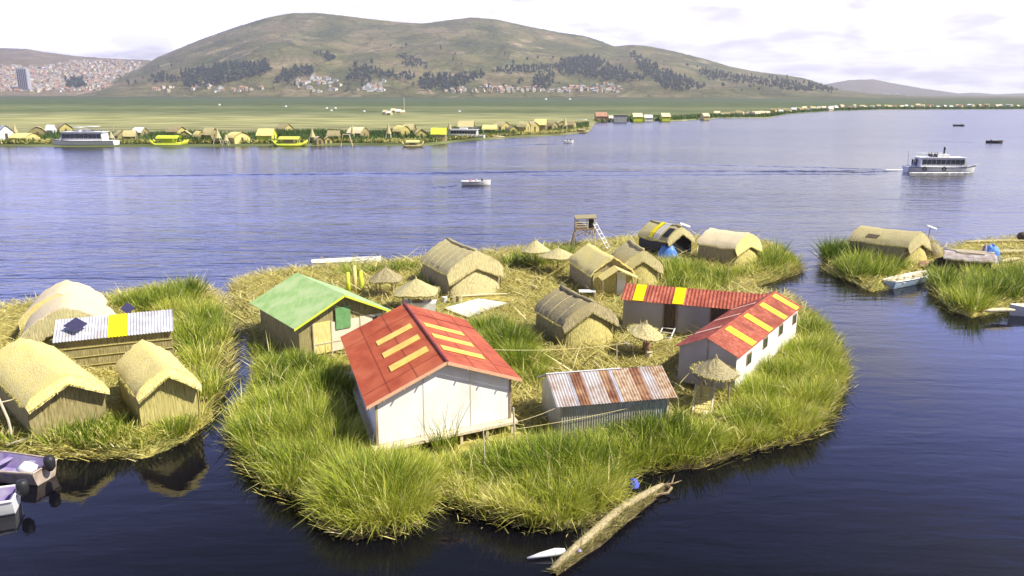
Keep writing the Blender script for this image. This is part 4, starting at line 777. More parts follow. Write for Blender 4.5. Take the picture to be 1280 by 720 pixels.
# barrel stand
x, y = at(808, 441, .42)[:2]; mb = MB(); mb.tube([(x, y, .3), (x, y, .5), (x, y, .95), (x, y, 1.25)], [.2, .24, .24, .2], 14); mb.m = 1; mb.tube([(x, y, .6), (x, y, .66)], .25, 14); single(mb, 'barrel', ['brick', 'rust'], 'rust-brown barrel standing under the ragged umbrella by the block', 'barrel', (x, y, .42))
x, y = at(811, 452, .42)[:2]; mb = MB(); mb.tube([(x, y, .35), (x, y, .9), (x, y, 1.0)], [.16, .13, .2], 8); single(mb, 'stump', 'wood_pale', 'pale wooden stump next to the brown barrel', 'stump', (x, y, .42))
def ladder(label, p0, p1, w, n, m='white_paint', name='ladder', r=.03):
    p0, p1 = np.array(p0), np.array(p1); t = thing(name, label, 'ladder', (p0[0], p0[1], p0[2])); d = p1-p0; s = np.cross(d, [0, 0, 1.]); s = s/np.linalg.norm(s)*w/2
    for k in (-1, 1): mb = MB(); mb.tube([p0+s*k, p1+s*k], r, 6); mb.build('rail', m, t)
    for i in range(n): c = p0+d*(i+.6)/n; mb = MB(); mb.tube([c-s, c+s], r*.8, 5); mb.build('rung', m, t)
a_ = at(827, 430, .45); dd = np.array(frS(xf, 2.9, 0)); ladder('short white ladder leaning up to the doorway of the block', (a_[0], a_[1], .45), (dd[0], dd[1], 1.1), .75, 4, r=.04)
# watchtower
tx, ty = at(737, 309, .42)[:2]; t = thing('watchtower', 'wooden lookout tower with a reed cabin on thin legs at the rear shore', 'tower', (tx, ty, .42))
c = np.array([tx-.5, ty, 0])
for sx, sy in ((-1, -1), (1, -1), (-1, 1), (1, 1)):
    mb = MB(); mb.tube([c+[sx*1.15-.15, sy*.9, .1], c+[sx*.8, sy*.6, 3.0]], .055, 6); mb.build('leg', 'wood_pale' if sx > 0 else 'wood', t)
mb = MB(); mb.tube([c+[-.95, -.75, 1.6], c+[.9, -.7, 2.6]], .035, 5); mb.tube([c+[-.9, -.7, 2.5], c+[.95, -.75, 1.7]], .035, 5); mb.build('brace', 'wood', t)
mb = MB(); mb.box(-1, 1, -.8, .8, 2.25, 2.35, lambda x, y, z: (c[0]+x, c[1]+y, z)); mb.build('platform', 'wood', t)
mb = MB()
for i in range(9): mb.tube([c+[-1.1+i*.27, -.85-jit(.1), 2.35+jit(.1)], c+[-1.35+i*.27+jit(.1), -1.0, 1.85+jit(.15)]], .045, 4)
mb.build('plank_skirt', 'wood', t)
mb = MB()
for k in range(4): mb.tube([c+[-.95, -.66, 2.5+k*.22], c+[.22, -.66, 2.52+k*.22]], .035, 4); mb.tube([c+[-.96, -.6, 2.5+k*.22], c+[-.96, .65, 2.5+k*.22]], .035, 4)
mb.build('railing', 'wood_pale', t)
mb = MB(); mb.grid([[c+[-.9, -.58, 2.4+.75*k/4+jit(.02)], c+[-.5, -.58, 2.36+.6*k/4+jit(.03)], c+[-.05, -.58, 2.38+.35*k/4]] for k in range(5)]); mb.build('cloth_screen', 'thatch_grey', t)
mb = MB(); mb.box(.3, .8, -.4, .4, 2.36, 3.2, lambda x, y, z: (c[0]+x+.01, c[1]+y, z)); mb.build('doorway', 'dark', t)  # solid dark box, its colour stands in for the shade inside
for sx in (-.95, .22, .95):
    for sy in (-.65, .65): mb = MB(); mb.tube([c+[sx, sy, 2.3], c+[sx, sy, 3.4]], .045, 5); mb.build('post', 'wood_pale', t)
mb = MB(); mb.slab(c+[-1.0, -.75, 3.33], c+[1.05, -.75, 3.42], c+[1.05, .75, 3.55], c+[-1.0, .75, 3.45], .06); mb.build('roof', 'thatch_grey', t)
ladder('white ladder leaning against the lookout tower', (tx+1.75, ty-1.5, .45), (tx+.35, ty-.75, 2.9), .75, 6, r=.045)
# things on the straw
q = [at(x, y, .5) for x, y in ((555, 386), (585, 397.5), (636, 379.5), (598, 374))]; mb = MB(); rows = [[q[0]+(q[1]-q[0])*i/12+((q[3]+(q[2]-q[3])*i/12)-(q[0]+(q[1]-q[0])*i/12))*j/14+[jit(.02), jit(.02), .06+jit(.012)] for j in range(15)] for i in range(13)]; mb.grid(rows); mb.grid([[p-np.array([0, 0, .05]) for p in r] for r in rows])
single(mb, 'reed_mat', 'white_wall', 'large white woven mat spread flat on the straw beside the rounded reed hut', 'mat', tuple(q[0]), smooth=True)
def bundle(label, px, py, L_, r, yaw, m='thatch_tan', z=.5, group=None, bend=.1, name='reed_bundle', cat='reed bundle'):
    x, y, _ = at(px, py, z); mb = MB(); pts = []; rs = []
    for i in range(9): s = i/8-.5; pts.append((x+math.cos(yaw)*s*L_-math.sin(yaw)*bend*math.cos(s*3), y+math.sin(yaw)*s*L_+math.cos(yaw)*bend*math.cos(s*3), z+r*.7)); rs.append(r*(1-.75*abs(s*2)**3))
    mb.tube(pts, rs, 8); return single(mb, name, m, label, cat, (x, y, z), group, smooth=True)
bundle('thick grey reed roll, nearest the open straw, below the thatched umbrellas', 664, 361, 1.6, .2, -.9, group='reed rolls lying on the straw'); bundle('short pale reed roll lying just behind the thick grey roll', 671, 350, 1.2, .17, -.7, group='reed rolls lying on the straw'); bundle('slim reed roll between two others below the umbrellas', 662, 353, .9, .12, -.6, group='reed rolls lying on the straw'); bundle('smallest reed stub, farthest left of the rolls on the straw', 648, 352, .6, .12, .2, group='reed rolls lying on the straw')
x, y = at(735, 375, .42)[:2]; x, y = at(733, 366, .9)[:2]; t = thing('table', 'small white table half hidden behind the shaggy grey hut', 'table', (x, y, .42)); mb = MB(); mb.box(x-.55, x+.65, y-.35, y+.35, 1.0, 1.06); mb.build('table_top', 'white_paint', t)
for sx in (-.5, .6): mb = MB(); mb.box(x+sx-.03, x+sx+.03, y-.3, y+.3, .38, 1.0); mb.build('leg', 'wood_pale', t)
def crumple(label, px, py, sx, sy, h, m, z=.45, name='tarpaulin', cat='tarpaulin', seed=0, yaw=0):
    x, y, _ = at(px, py, z); rows = []; c_, s_ = math.cos(yaw), math.sin(yaw)
    for j in range(9):
        r = []
        for i in range(16):
            a = 2*math.pi*i/16; k = 1-j/8; rr = k**.6*(1+.25*noise.noise(Vector((math.cos(a)*2+seed, math.sin(a)*2, j*.4)))); u, v = sx*rr*math.cos(a), sy*rr*math.sin(a); r.append((x+u*c_-v*s_, y+u*s_+v*c_, z-.03+h*(1-k**2)*(1+.3*noise.noise(Vector((a, j, seed))))))
        rows.append(r)
    mb = MB(); mb.grid(rows, close=True); return single(mb, name, m, label, cat, (x, y, z), smooth=True)
crumple('violet-blue cloth dropped on the straw beside the shaggy grey hut', 780, 432, .45, .22, .25, 'violet', name='cloth', cat='cloth', seed=3, yaw=-.5)
crumple('blue plastic bag caught on the straw above the floating reed log', 792, 607, .22, .2, .3, 'blue_bag', name='plastic_bag', cat='bag', seed=4)
crumple('yellow plastic scrap lying in the reeds near the blue bag', 745, 608, .14, .08, .12, 'yellow_bright', z=.75, name='plastic_scrap', cat='litter', seed=5)
crumple('blue tarpaulin bundled on the right islet beside the low hut', 1238, 327, .9, .6, 1.5, 'blue_tarp', seed=6)
crumple('blue tarpaulin slung in the doorway of the hut with striped cloth', 834, 322, 1.0, .5, 1.2, 'blue_tarp', seed=7)
crumple('pale blue cloth hung upright behind the bundled blue tarpaulin', 1229, 327, .3, .25, 1.5, 'violet', name='cloth', cat='cloth', seed=8)
# striped cloth over the tarp hut: yellow sheet and white battens on the dark side of the roof
prof = roof_profile(2.9, 2.1, 3.25)
def on_roof(y, w): i = (1-w)*(len(prof)-1)/2; k = int(min(i, len(prof)-2)); x = prof[k][0]+(prof[k+1][0]-prof[k][0])*(i-k); z = prof[k][1]+(prof[k+1][1]-prof[k][1])*(i-k); return tfr(x, y, z+.12)
for k, (y0, y1, m_) in enumerate(((1.75, 2.25, 'yellow_bright'), (1.45, 1.6, 'white_paint'), (1.2, 1.32, 'white_paint'), (.95, 1.08, 'white_paint'))):
    mb = MB(); mb.grid([[on_roof(y0, w), on_roof(y1, w)] for w in (0, .2, .4, .6, .8, 1.0)]); mb.build('cloth_strip', m_, tarp_hut)
mb = MB(); mb.grid([[on_roof(-.1, w), on_roof(.65, w)] for w in (.35, .55, .75, .9)]); mb.build('opening_shade', 'dark', tarp_hut)  # dark sheet laid on the roof, painting the shade of an opening
def pole(label, p0, p1, r=.035, m='wood_pale', name='pole', cat='pole'):
    mb = MB(); mb.tube([p0, (np.array(p0)+np.array(p1))/2+[.02, 0, 0], p1], [r, r*.9, r*.75], 6); return single(mb, name, m, label, cat, tuple(p0))
def lamp(label, px, py, h, z=.45):
    x, y, _ = at(px, py, z); t = thing('lamp_post', label, 'lamp', (x, y, z)); mb = MB(); mb.tube([(x, y, z-.2), (x+.03, y, z+h)], .035, 6); mb.tube([(x+.03, y, z+h), (x+.35, y, z+h+.12)], .025, 5); mb.build('pole', 'wood', t)
    mb = MB(); mb.slab((x-.25, y-.2, z+h+.22), (x-.15, y+.25, z+h+.3), (x+.75, y+.25, z+h-.02), (x+.65, y-.2, z+h-.1), .05); mb.build('solar_head', 'white_paint', t)
lamp('solar lamp on a leaning pole beside the hut with striped cloth', 851, 320, 2.75); lamp('solar lamp on a pole behind the tan hut of the right islet', 1158, 316, 2.3)
a_ = at(822, 312, .45); pole('long pale pole leaning on the front of the hut with striped cloth', (a_[0]-.3, a_[1]-.4, .4), (a_[0]+.9, a_[1]+1.0, 3.0))
# sloping bench and ring by the block
x, y = at(877, 519, .42)[:2]; t = thing('lounger', 'slatted yellow wooden lounger sloping under the waterside umbrella', 'lounger', (x, y, .42)); c = np.array([x, y, .42]); U = np.array([.30, .95, 0]); V = np.array([.95, -.30, 0])
for k in (-.42, .42): mb = MB(); mb.tube([c+V*k-U*.2+[0, 0, .05], c+V*k+U*1.35+[0, 0, 1.0]], .05, 6); mb.build('rail', 'wood_pale', t)
mb = MB()
for i in range(6): p = c+U*(-.1+i*.24)+np.array([0, 0, .12+i*.148]); mb.slab(p-V*.4, p+V*.4, p+V*.4+U*.2+[0, 0, .125], p-V*.4+U*.2+[0, 0, .125], .04)
mb.build('slat', 'thatch_yellow', t)
for k in (-.42, .42): mb = MB(); mb.tube([c+V*k+U*1.2+[0, 0, .92], c+V*k+U*1.5+[0, 0, -.1]], .04, 6); mb.build('leg', 'wood_pale', t)
x, y = at(889, 522, .42)[:2]; mb = MB(); n = 20; rows = []
for i in range(n+1):
    a = 2*math.pi*i/n; rows.append([(x+(.36+.11*math.cos(b))*math.cos(a), y+(.36+.11*math.cos(b))*math.sin(a), .55+.1*math.sin(b)) for b in [2*math.pi*j/8 for j in range(8)]])
mb.grid(rows, close=True); single(mb, 'ring', 'cream', 'pale float ring lying on the grass below the sloping lounger', 'float ring', (x, y, .42), smooth=True)
# poles and lines
def line(label, p0, p1, sag=.2, r=.014):
    p0, p1 = np.array(p0, float), np.array(p1, float); mb = MB(); mb.tube([p0+(p1-p0)*i/12-[0, 0, sag*math.sin(math.pi*i/12)] for i in range(13)], r, 4); return single(mb, 'rope_line', 'rope', label, 'rope', tuple(p0))
pA = at(643, 556, .4); pole('short pale post at the corner of the white gable deck', (pA[0], pA[1], .3), (pA[0]-.05, pA[1], 2.1), .05)
pB = at(606, 600, .35); pole('thin upright stick in the reeds before the white gable', (pB[0], pB[1], .3), (pB[0]-.05, pB[1]+.1, 2.4), .028)
pC = at(770, 455, .42); pole('first thin post behind the rusty metal shed', (pC[0], pC[1], .3), (pC[0], pC[1], 1.6), .035); pD = at(790.5, 449, .42); pole('second thin post behind the rusty shed, nearer the barrel', (pD[0], pD[1], .3), (pD[0], pD[1], 1.4), .035)
line('rope from the deck post to the near corner of the metal shed', (pA[0]-.05, pA[1], 1.4), frM(Wm/2+.2, 0, 2.0), .05); line('rope running low along the corrugated wall of the shed', (pA[0]-.05, pA[1], 1.1), frM(Wm/2+.08, Dm, 1.9), .1)
line('long washing line from the red roof to the barrel umbrella', frR(W1/2+.1, 5.0, 2.6), (cu[0], cu[1], 1.45), .25); line('rope stretched low across the straw before the shaggy grey hut', at(645, 428, .7), at(720, 434, .75), .02)
line('guy rope from the barrel umbrella to the wall of the block', (cu[0], cu[1], 1.3), frS(xf, 4.8, .95), .1)
# pole fence on the left
t = thing('pole_fence', 'crooked white pole fence with two rails before the big yellow hut', 'fence', at(10, 548, .4))
g0, g1 = at(17, 552, .35), at(41, 530, .35)
mb = MB(); mb.tube([g0, g0+[-.12, .05, 1.0], g0+[-.42, .1, 1.95]], .055, 7); mb.build('post', 'wood_pale', t); mb = MB(); mb.tube([g1, g1+[-.15, .1, 1.35]], .045, 7); mb.build('post', 'wood_pale', t)
mb = MB(); e = at(100, 480, 1.6); mb.tube([g0+[-.40, .1, 1.75], g1+[-.13, .1, 1.3], e], .03, 5); mb.build('rail', 'wood_pale', t); mb = MB(); mb.tube([g1+[-.2, 0, .25], at(85, 524, .8)], .04, 5); mb.build('rail', 'wood_pale', t)
# yellow reed figure, rear shore
x, y = at(444, 366, .42)[:2]; t = thing('reed_sculpture', 'bright yellow upright reed bundles standing behind the green-roofed house', 'sculpture', (x, y, .42))
for dx, h, l in ((-.45, 1.6, -.1), (0, 2.1, .05), (.4, 1.7, .25)): mb = MB(); mb.tube([(x+dx, y, .3), (x+dx+l*.4, y, .4+h*.5), (x+dx+l*.3, y, .4+h)], [.22, .2, .12], 8); mb.build('bundle', 'lime' if dx else 'thatch_yellow', t, smooth=True)
# low hut, cones and boxes on the right islet
lh, lfr = uros_hut('low dark reed shack with a flat pale top on the right islet', (1240, 317), (1190, 313), 1.95, 2.6, 1.6, D=3.4, roof='zinc_dull', wall='wood_dark', hood=.2, skirt=False, seed=21, round_=.7)
mb = MB()
for i in range(4): mb.tube([lfr(-.6+i*.35, .5+jit(.2), 1.95), lfr(-.5+i*.35, 2.6+jit(.3), 1.97)], .07, 6)
mb.build('roof_bundle', 'thatch_pale', lh)
x, y = at(1165, 321, .42)[:2]; mb = MB(); mb.grid([[(x+r_*math.cos(a), y+r_*math.sin(a), z_) for a in [2*math.pi*i/14 for i in range(14)]] for r_, z_ in ((.75, .35), (.78, .9), (.6, 1.35), (.3, 1.6), (.02, 1.65))], close=True); single(mb, 'clay_oven', 'thatch_grey', 'dark rounded oven mound beside the tan hut on the islet', 'oven', (x, y, .42), smooth=True)
crumple('reddish-brown heap of turf between the tan hut and the low shack', 1157, 332, .8, .5, .45, 'brick', name='turf_heap', cat='heap', seed=12)
crumple('dark brown heap in front of the rounded oven mound', 1177, 332, .9, .5, .75, 'wood_dark', name='turf_heap', cat='heap', seed=13)
bundle('long pale reed bundle along the far bank of the right islet', 1245, 303, 7.5, .15, .12, 'thatch_tan', bend=.2); bundle('pale reed bundle lying in the middle of the right islet', 1268, 317, 4.6, .22, .05, 'thatch_tan'); bundle('short reed bundle nearer the low shack on the right islet', 1263, 327, 3.0, .2, .5, 'thatch_tan'); bundle('white reed log at the front edge of the right islet', 1250, 390, 2.2, .16, .1, 'thatch_pale')
bundle('dark upright bushy stook at the far right edge', 1279, 300, 1.4, .5, 1.3, 'wood_dark', z=.5, name='reed_stook', cat='stook')
# the floating reed log
P0, P1, P2 = at(690, 716, .05), at(775, 640, .1), at(828, 609, .15)
t = thing('reed_log', 'long rotten reed log floating in the dark water in front of the island', 'reed log', P0)
cv = [P0+(P1-P0)*i/6 for i in range(6)]+[P1+(P2-P1)*i/5 for i in range(6)]
mb = MB(); mb.tube([p+[0, 0, .12] for p in cv], [.10, .15, .17, .17, .18, .18, .17, .17, .16, .14, .12, .07], 9); mb.build('trunk', 'log_core', t, smooth=True)
d = (P1-P0)/np.linalg.norm(P1-P0); nrm = np.array([d[1], -d[0], 0])
rows = [[p+nrm*(w*(.25+.65*math.sin(math.pi*min(1, (i+.5)/11))+.35*noise.noise(Vector((i*.9, 3, 1))))*.5)+[0, 0, .02+(.09*math.sin(w*2.6)+jit(.03)) - (.25 if w > 1.1 else 0)] for w in (-.1, .3, .6, .9, 1.15)] for i, p in enumerate(cv)]
mb = MB(); mb.grid(rows); mb.build('reed_mass', 'peat', t, smooth=True)
poly = [p[:2] for p in (rows[0][0], rows[4][0], rows[8][0], rows[11][0], rows[11][4], rows[8][4], rows[4][4], rows[0][4])]
n = 2600; b = sample(poly, n); yw = math.atan2(d[1], d[0])+RNG.normal(0, .5, n)+RNG.choice([0, math.pi], n)
s_ = blades(np.column_stack([b, .08+RNG.uniform(-.04, .1, n)])-np.array(P0), yw, np.full(n, .98), RNG.uniform(.2, .6, n), RNG.uniform(.012, .03, n), np.full(n, .02), RNG.beta(2, 2, n)); blade_object('loose_reeds', [s_], 'logblade', parent=t)
mb = MB(); e = P2; mb.tube([e+[0, 0, .1], e+[.45, -.05, .2], e+[.75, .08, .25]], [.05, .03, .01], 5); mb.tube([e+[.1, 0, .1], e+[.3, -.25, .1], e+[.1, -.55, .05], e+[-.4, -.7, .05]], [.06, .06, .05, .03], 5); mb.tube([e+[.35, -.03, .2], e+[.5, .25, .4]], [.03, .01], 5); mb.build('branch', 'wood', t)
Q0, Q1 = at(659, 699, .03), at(706, 690, .1); mb = MB(); mb.tube([Q0+[0, 0, .04], Q0+(Q1-Q0)*.35+[0, 0, .06], Q0+(Q1-Q0)*.75+[0, 0, .06], Q1+[0, 0, .05]], [.03, .09, .14, .08], 8); single(mb, 'plastic_bottle', 'foam', 'long white plastic scrap floating at the near end of the reed log', 'litter', tuple(Q0), smooth=True)
crumple('small violet plastic scrap lying on the reed log', 724, 688, .09, .06, .08, 'violet', z=.3, name='plastic_scrap', cat='litter', seed=9)
# ================================================================ REEDS AND STRAW
FOOT.append(polypx([(862, 500), (908, 500), (912, 536), (858, 538)])); FOOT.append(polypx([(490, 565), (640, 545), (645, 562), (490, 585)]))
MATS = polypx([(540, 388), (585, 406), (652, 380), (598, 367)])
mpx = polypx
reeds = []
front = mpx([(312, 432), (345, 446), (395, 446), (425, 452), (436, 480), (450, 580), (485, 600), (560, 596), (640, 588), (690, 584), (735, 580), (765, 574), (800, 556), (848, 528), (862, 530), (868, 545), (905, 548), (925, 512), (965, 465), (1003, 428), (1012, 405), (1044, 441), (1050, 478), (1030, 520), (1008, 546), (950, 560), (905, 570), (870, 581), (815, 587), (778, 592), (768, 634), (735, 652), (700, 661), (640, 653), (600, 646), (560, 636), (540, 632), (530, 650), (490, 663), (440, 667), (405, 652), (395, 636), (345, 617), (330, 596), (302, 566), (291, 545), (295, 522), (320, 490), (324, 460)])
reeds += [reed_set(front, 130, .62, .035, 1.3, dry=.2)]
def mound(px, py, r, h, n, hue):
    c = at(px, py, .3); a = RNG.uniform(0, 6.283, n); q = np.sqrt(RNG.random(n)); b = np.column_stack([c[0]+r*q*np.cos(a), c[1]+r*q*np.sin(a)*1.1]); keep = np.ones(n, bool)
    for f in FOOT: keep &= ~inpoly(b, f)
    keep &= inpoly(b, MAIN_R); b, a, q = b[keep], a[keep], q[keep]; n = len(b); L_ = h*(1.05-.45*q*q)*RNG.uniform(.6, 1.12, n)
    gap = np.array([noise.noise(Vector((x*1.5, y*1.5, 2.2))) for x, y in b]) < .22; b, a, q, L_ = b[gap], a[gap], q[gap], L_[gap]*(1+.35*np.array([noise.noise(Vector((x*.9, y*.9, 8))) for x, y in b[gap]])); n = len(b)
    tone = np.clip(hue*1.5-.22+.42*(q-.5)+RNG.normal(0, .13, n), 0, 1); tone[RNG.random(n) < .06] = .97
    return blades(np.column_stack([b, np.full(n, .3)]), a+RNG.normal(0, .45, n), np.clip(.08+.62*q**1.6+RNG.normal(0, .09, n), 0, .85), L_, .035*RNG.uniform(.6, 1.3, n), np.minimum(RNG.choice([.1, .3, .55, .9], n, p=[.4, .35, .18, .07]), .3+.5*RNG.random(n)), tone)
MAIN_R = MAIN
for a_ in ((328, 555, 1.7, 1.5, .36), (322, 590, 1.3, 1.3, .3), (352, 520, 1.6, 1.6, .42), (385, 545, 1.9, 1.8, .46), (372, 595, 1.5, 1.5, .4), (405, 500, 1.6, 1.7, .4), (360, 615, 1.0, 1.2, .5), (415, 570, 1.6, 1.6, .5), (470, 625, 2.1, 1.9, .44), (440, 600, 1.5, 1.6, .5), (430, 645, 1.3, 1.4, .55), (505, 620, 1.6, 1.7, .5), (500, 645, 1.3, 1.3, .6), (556, 594, 1.1, .9, .55), (592, 622, 1.2, .8, .78), (610, 590, 1.2, 1.2, .3), (645, 600, 1.5, 1.6, .34), (690, 595, 1.9, 1.9, .32), (700, 630, 1.8, 1.5, .5), (740, 590, 1.6, 1.7, .36), (735, 625, 1.4, 1.3, .6), (655, 635, 1.5, 1.2, .66), (790, 560, 1.4, 1.5, .22), (825, 548, 1.5, 1.6, .28), (800, 578, 1.2, 1.1, .5), (855, 562, 1.6, 1.3, .4), (890, 560, 1.4, 1.1, .5), (358, 465, 1.5, 1.4, .4), (346, 490, 1.2, 1.3, .3), (385, 470, 1.4, 1.4, .28), (420, 500, 1.1, 1.6, .22), (935, 535, 1.5, 1.4, .4), (955, 505, 1.7, 1.6, .46), (985, 480, 1.6, 1.6, .5), (985, 530, 1.6, 1.3, .58), (1015, 505, 1.4, 1.3, .6), (1005, 450, 1.5, 1.6, .42), (1025, 470, 1.5, 1.4, .5), (1012, 420, 1.1, 1.4, .36), (945, 560, 1.2, 1.0, .62), (1035, 490, 1.2, 1.2, .6), (965, 475, 1.2, 1.4, .3)): reeds.append(mound(a_[0], a_[1], a_[2], a_[3]*.95, int(a_[2]**2*1150), a_[4]))
tuft = mpx([(345, 520), (400, 500), (440, 560), (470, 600), (520, 620), (540, 635), (525, 648), (470, 655), (420, 640), (360, 600), (335, 560)])
reeds += [reed_set(tuft, 60, 1.3, .035, .9, green=.0), reed_set(mpx([(625, 570), (745, 565), (775, 600), (760, 635), (700, 655), (640, 640)]), 70, 1.3, .035, 1.0, green=.02), reed_set(mpx([(775, 572), (850, 540), (900, 560), (880, 580), (790, 590)]), 60, 1.2, .035, 1.0), reed_set(mpx([(925, 520), (1000, 430), (1046, 450), (1040, 510), (960, 558)]), 60, 1.2, .035, 1.0, dry=.04)]
reeds += [reed_set(mpx([(312, 434), (330, 446), (400, 462), (440, 490), (455, 560), (400, 520), (335, 490)]), 60, 1.2, .035, 1.0)]
reeds += [reed_set(mpx([(540, 566), (566, 562), (570, 580), (545, 582)]), 160, 2.3, .03, 3, z=.4, green=.1)]
ns = int(area(front)*9); bs = sample(front, ns)
for f in FOOT: bs = bs[~inpoly(bs, f)]
ns = len(bs); reeds.append(blades(np.column_stack([bs, np.full(ns, .35)]), RNG.uniform(0, 6.28, ns), RNG.uniform(.05, .6, ns), RNG.uniform(.9, 2.1, ns), RNG.uniform(.02, .05, ns), RNG.choice([.1, .4, .9], ns), RNG.choice([.35, .6, .85, 1.], ns)))
edge = polypx([(1014, 400), (1045, 440), (1052, 478), (1032, 520), (1010, 548), (950, 562), (905, 572), (870, 583), (815, 590), (780, 596), (778, 612), (770, 638), (735, 655), (700, 665), (640, 657), (605, 650), (565, 634), (545, 618), (533, 640), (520, 660), (485, 669), (440, 672), (408, 658), (396, 628), (380, 622), (350, 621), (330, 600), (306, 572), (289, 545), (292, 520)])
reeds += [rim_set(edge, 150, .22, (.4, 1.15), .035, False, (.25, .8), -.55, .35, .8)]
blade_object('reeds', reeds, 'reeds', 'stuff')
mid = [mound(612, 424, 1.3, 1.7, 3200, .34), mound(634, 438, 1.5, 1.8, 4200, .30), mound(652, 460, 1.3, 1.6, 3600, .36), mound(662, 478, .9, 1.2, 1600, .42), reed_set(mpx([(592, 425), (625, 418), (655, 440), (666, 470), (650, 478), (628, 462), (600, 440)]), 90, .9, .035, 2.0, z=.4, green=.12)]
blade_object('reeds', mid, 'reeds', 'stuff')
back = [reed_set(mpx([(528, 352), (548, 348), (548, 375), (532, 372)]), 120, 1.7, .05, 1.2, green=.1), reed_set(mpx([(628, 335), (660, 325), (715, 320), (715, 338), (660, 342), (632, 342)]), 110, 1.5, .05, 1.2, green=.1),
        reed_set(mpx([(395, 348), (470, 345), (520, 336), (520, 344), (470, 352), (400, 353)]), 80, 1.5, .05, .5, green=.05), reed_set(mpx([(822, 345), (850, 340), (868, 344), (915, 352), (905, 372), (890, 382), (850, 378), (828, 362)]), 110, 1.6, .05, 1.0, green=.02),
        reed_set(mpx([(925, 342), (990, 330), (997, 341), (960, 350), (915, 354)]), 90, 1.4, .05, .9, dry=.05), reed_set(mpx([(940, 330), (975, 318), (992, 335), (960, 345)]), 110, 1.9, .05, 1.0)]
blade_object('reeds', back, 'reeds', 'stuff')
lf = [reed_set(mpx([(236, 478), (262, 470), (282, 486), (268, 506), (252, 530), (236, 545), (240, 510)]), 120, 1.5, .04, 1.1), reed_set(mpx([(135, 392), (175, 378), (240, 368), (258, 384), (276, 398), (283, 432), (281, 462), (274, 484), (262, 500), (250, 518), (243, 480), (226, 450), (216, 402), (150, 392)]), 150, 1.6, .045, 1.1, green=.0),
      reed_set(mpx([(235, 505), (262, 510), (255, 532), (225, 555), (180, 568), (120, 570), (60, 566), (40, 562), (60, 548), (120, 540), (200, 535)]), 170, 1.1, .04, 1.3, green=.05), reed_set(mpx([(-120, 560), (0, 552), (40, 560), (20, 566), (-120, 585)]), 60, .9, .04, 1.0)]
blade_object('reeds', lf, 'reeds', 'stuff')
ri = [reed_set(mpx([(1029, 324), (1055, 316), (1085, 318), (1120, 332), (1148, 338), (1122, 346), (1106, 360), (1090, 362), (1060, 350), (1038, 339)]), 130, 1.8, .05, 1.0, dry=-.05), reed_set(mpx([(1162, 345), (1190, 350), (1235, 352), (1290, 345), (1400, 340), (1400, 380), (1300, 382), (1262, 380), (1240, 391), (1215, 396), (1190, 388), (1168, 365)]), 120, 1.8, .05, 1.0, dry=-.03)]
blade_object('reeds', ri, 'reeds', 'stuff')
# trodden straw and the pale rims over the water
open_straw = mpx([(297, 392), (292, 358), (400, 340), (520, 330), (640, 316), (720, 310), (860, 300), (960, 308), (998, 340), (965, 352), (930, 360), (1000, 395), (1040, 440), (900, 560), (700, 560), (640, 545), (440, 455), (320, 440)])
blade_object('straw_litter', [litter_set(open_straw, 1.6, .53, (1.2, 2.4), .07), litter_set(open_straw, 30, .5), litter_set(mpx([(600, 470), (660, 420), (700, 440), (850, 440), (850, 470), (700, 480), (640, 545)]), 60, .5), litter_set(MAIN, 16, .40)], 'strawblade', 'stuff')
blade_object('straw_litter', [litter_set(LEFT, 34, .46)], 'strawblade', 'stuff')
blade_object('straw_litter', [litter_set(RA, 26, .46, width=.06), litter_set(RB, 16, .46, width=.06)], 'strawblade', 'stuff')
blade_object('straw_rim', [rim_set(MAIN, 60, .12, (.3, .75)), rim_set(MAIN, 9, .06, (.5, 1.3), ry=1.2)], 'strawblade', 'stuff')
blade_object('straw_rim', [rim_set(LEFT, 50, .15, (.3, .8))], 'strawblade', 'stuff')
blade_object('straw_rim', [rim_set(RA, 30, .12, (.3, .8)), rim_set(RB, 25, .12, (.3, .8))], 'strawblade', 'stuff')
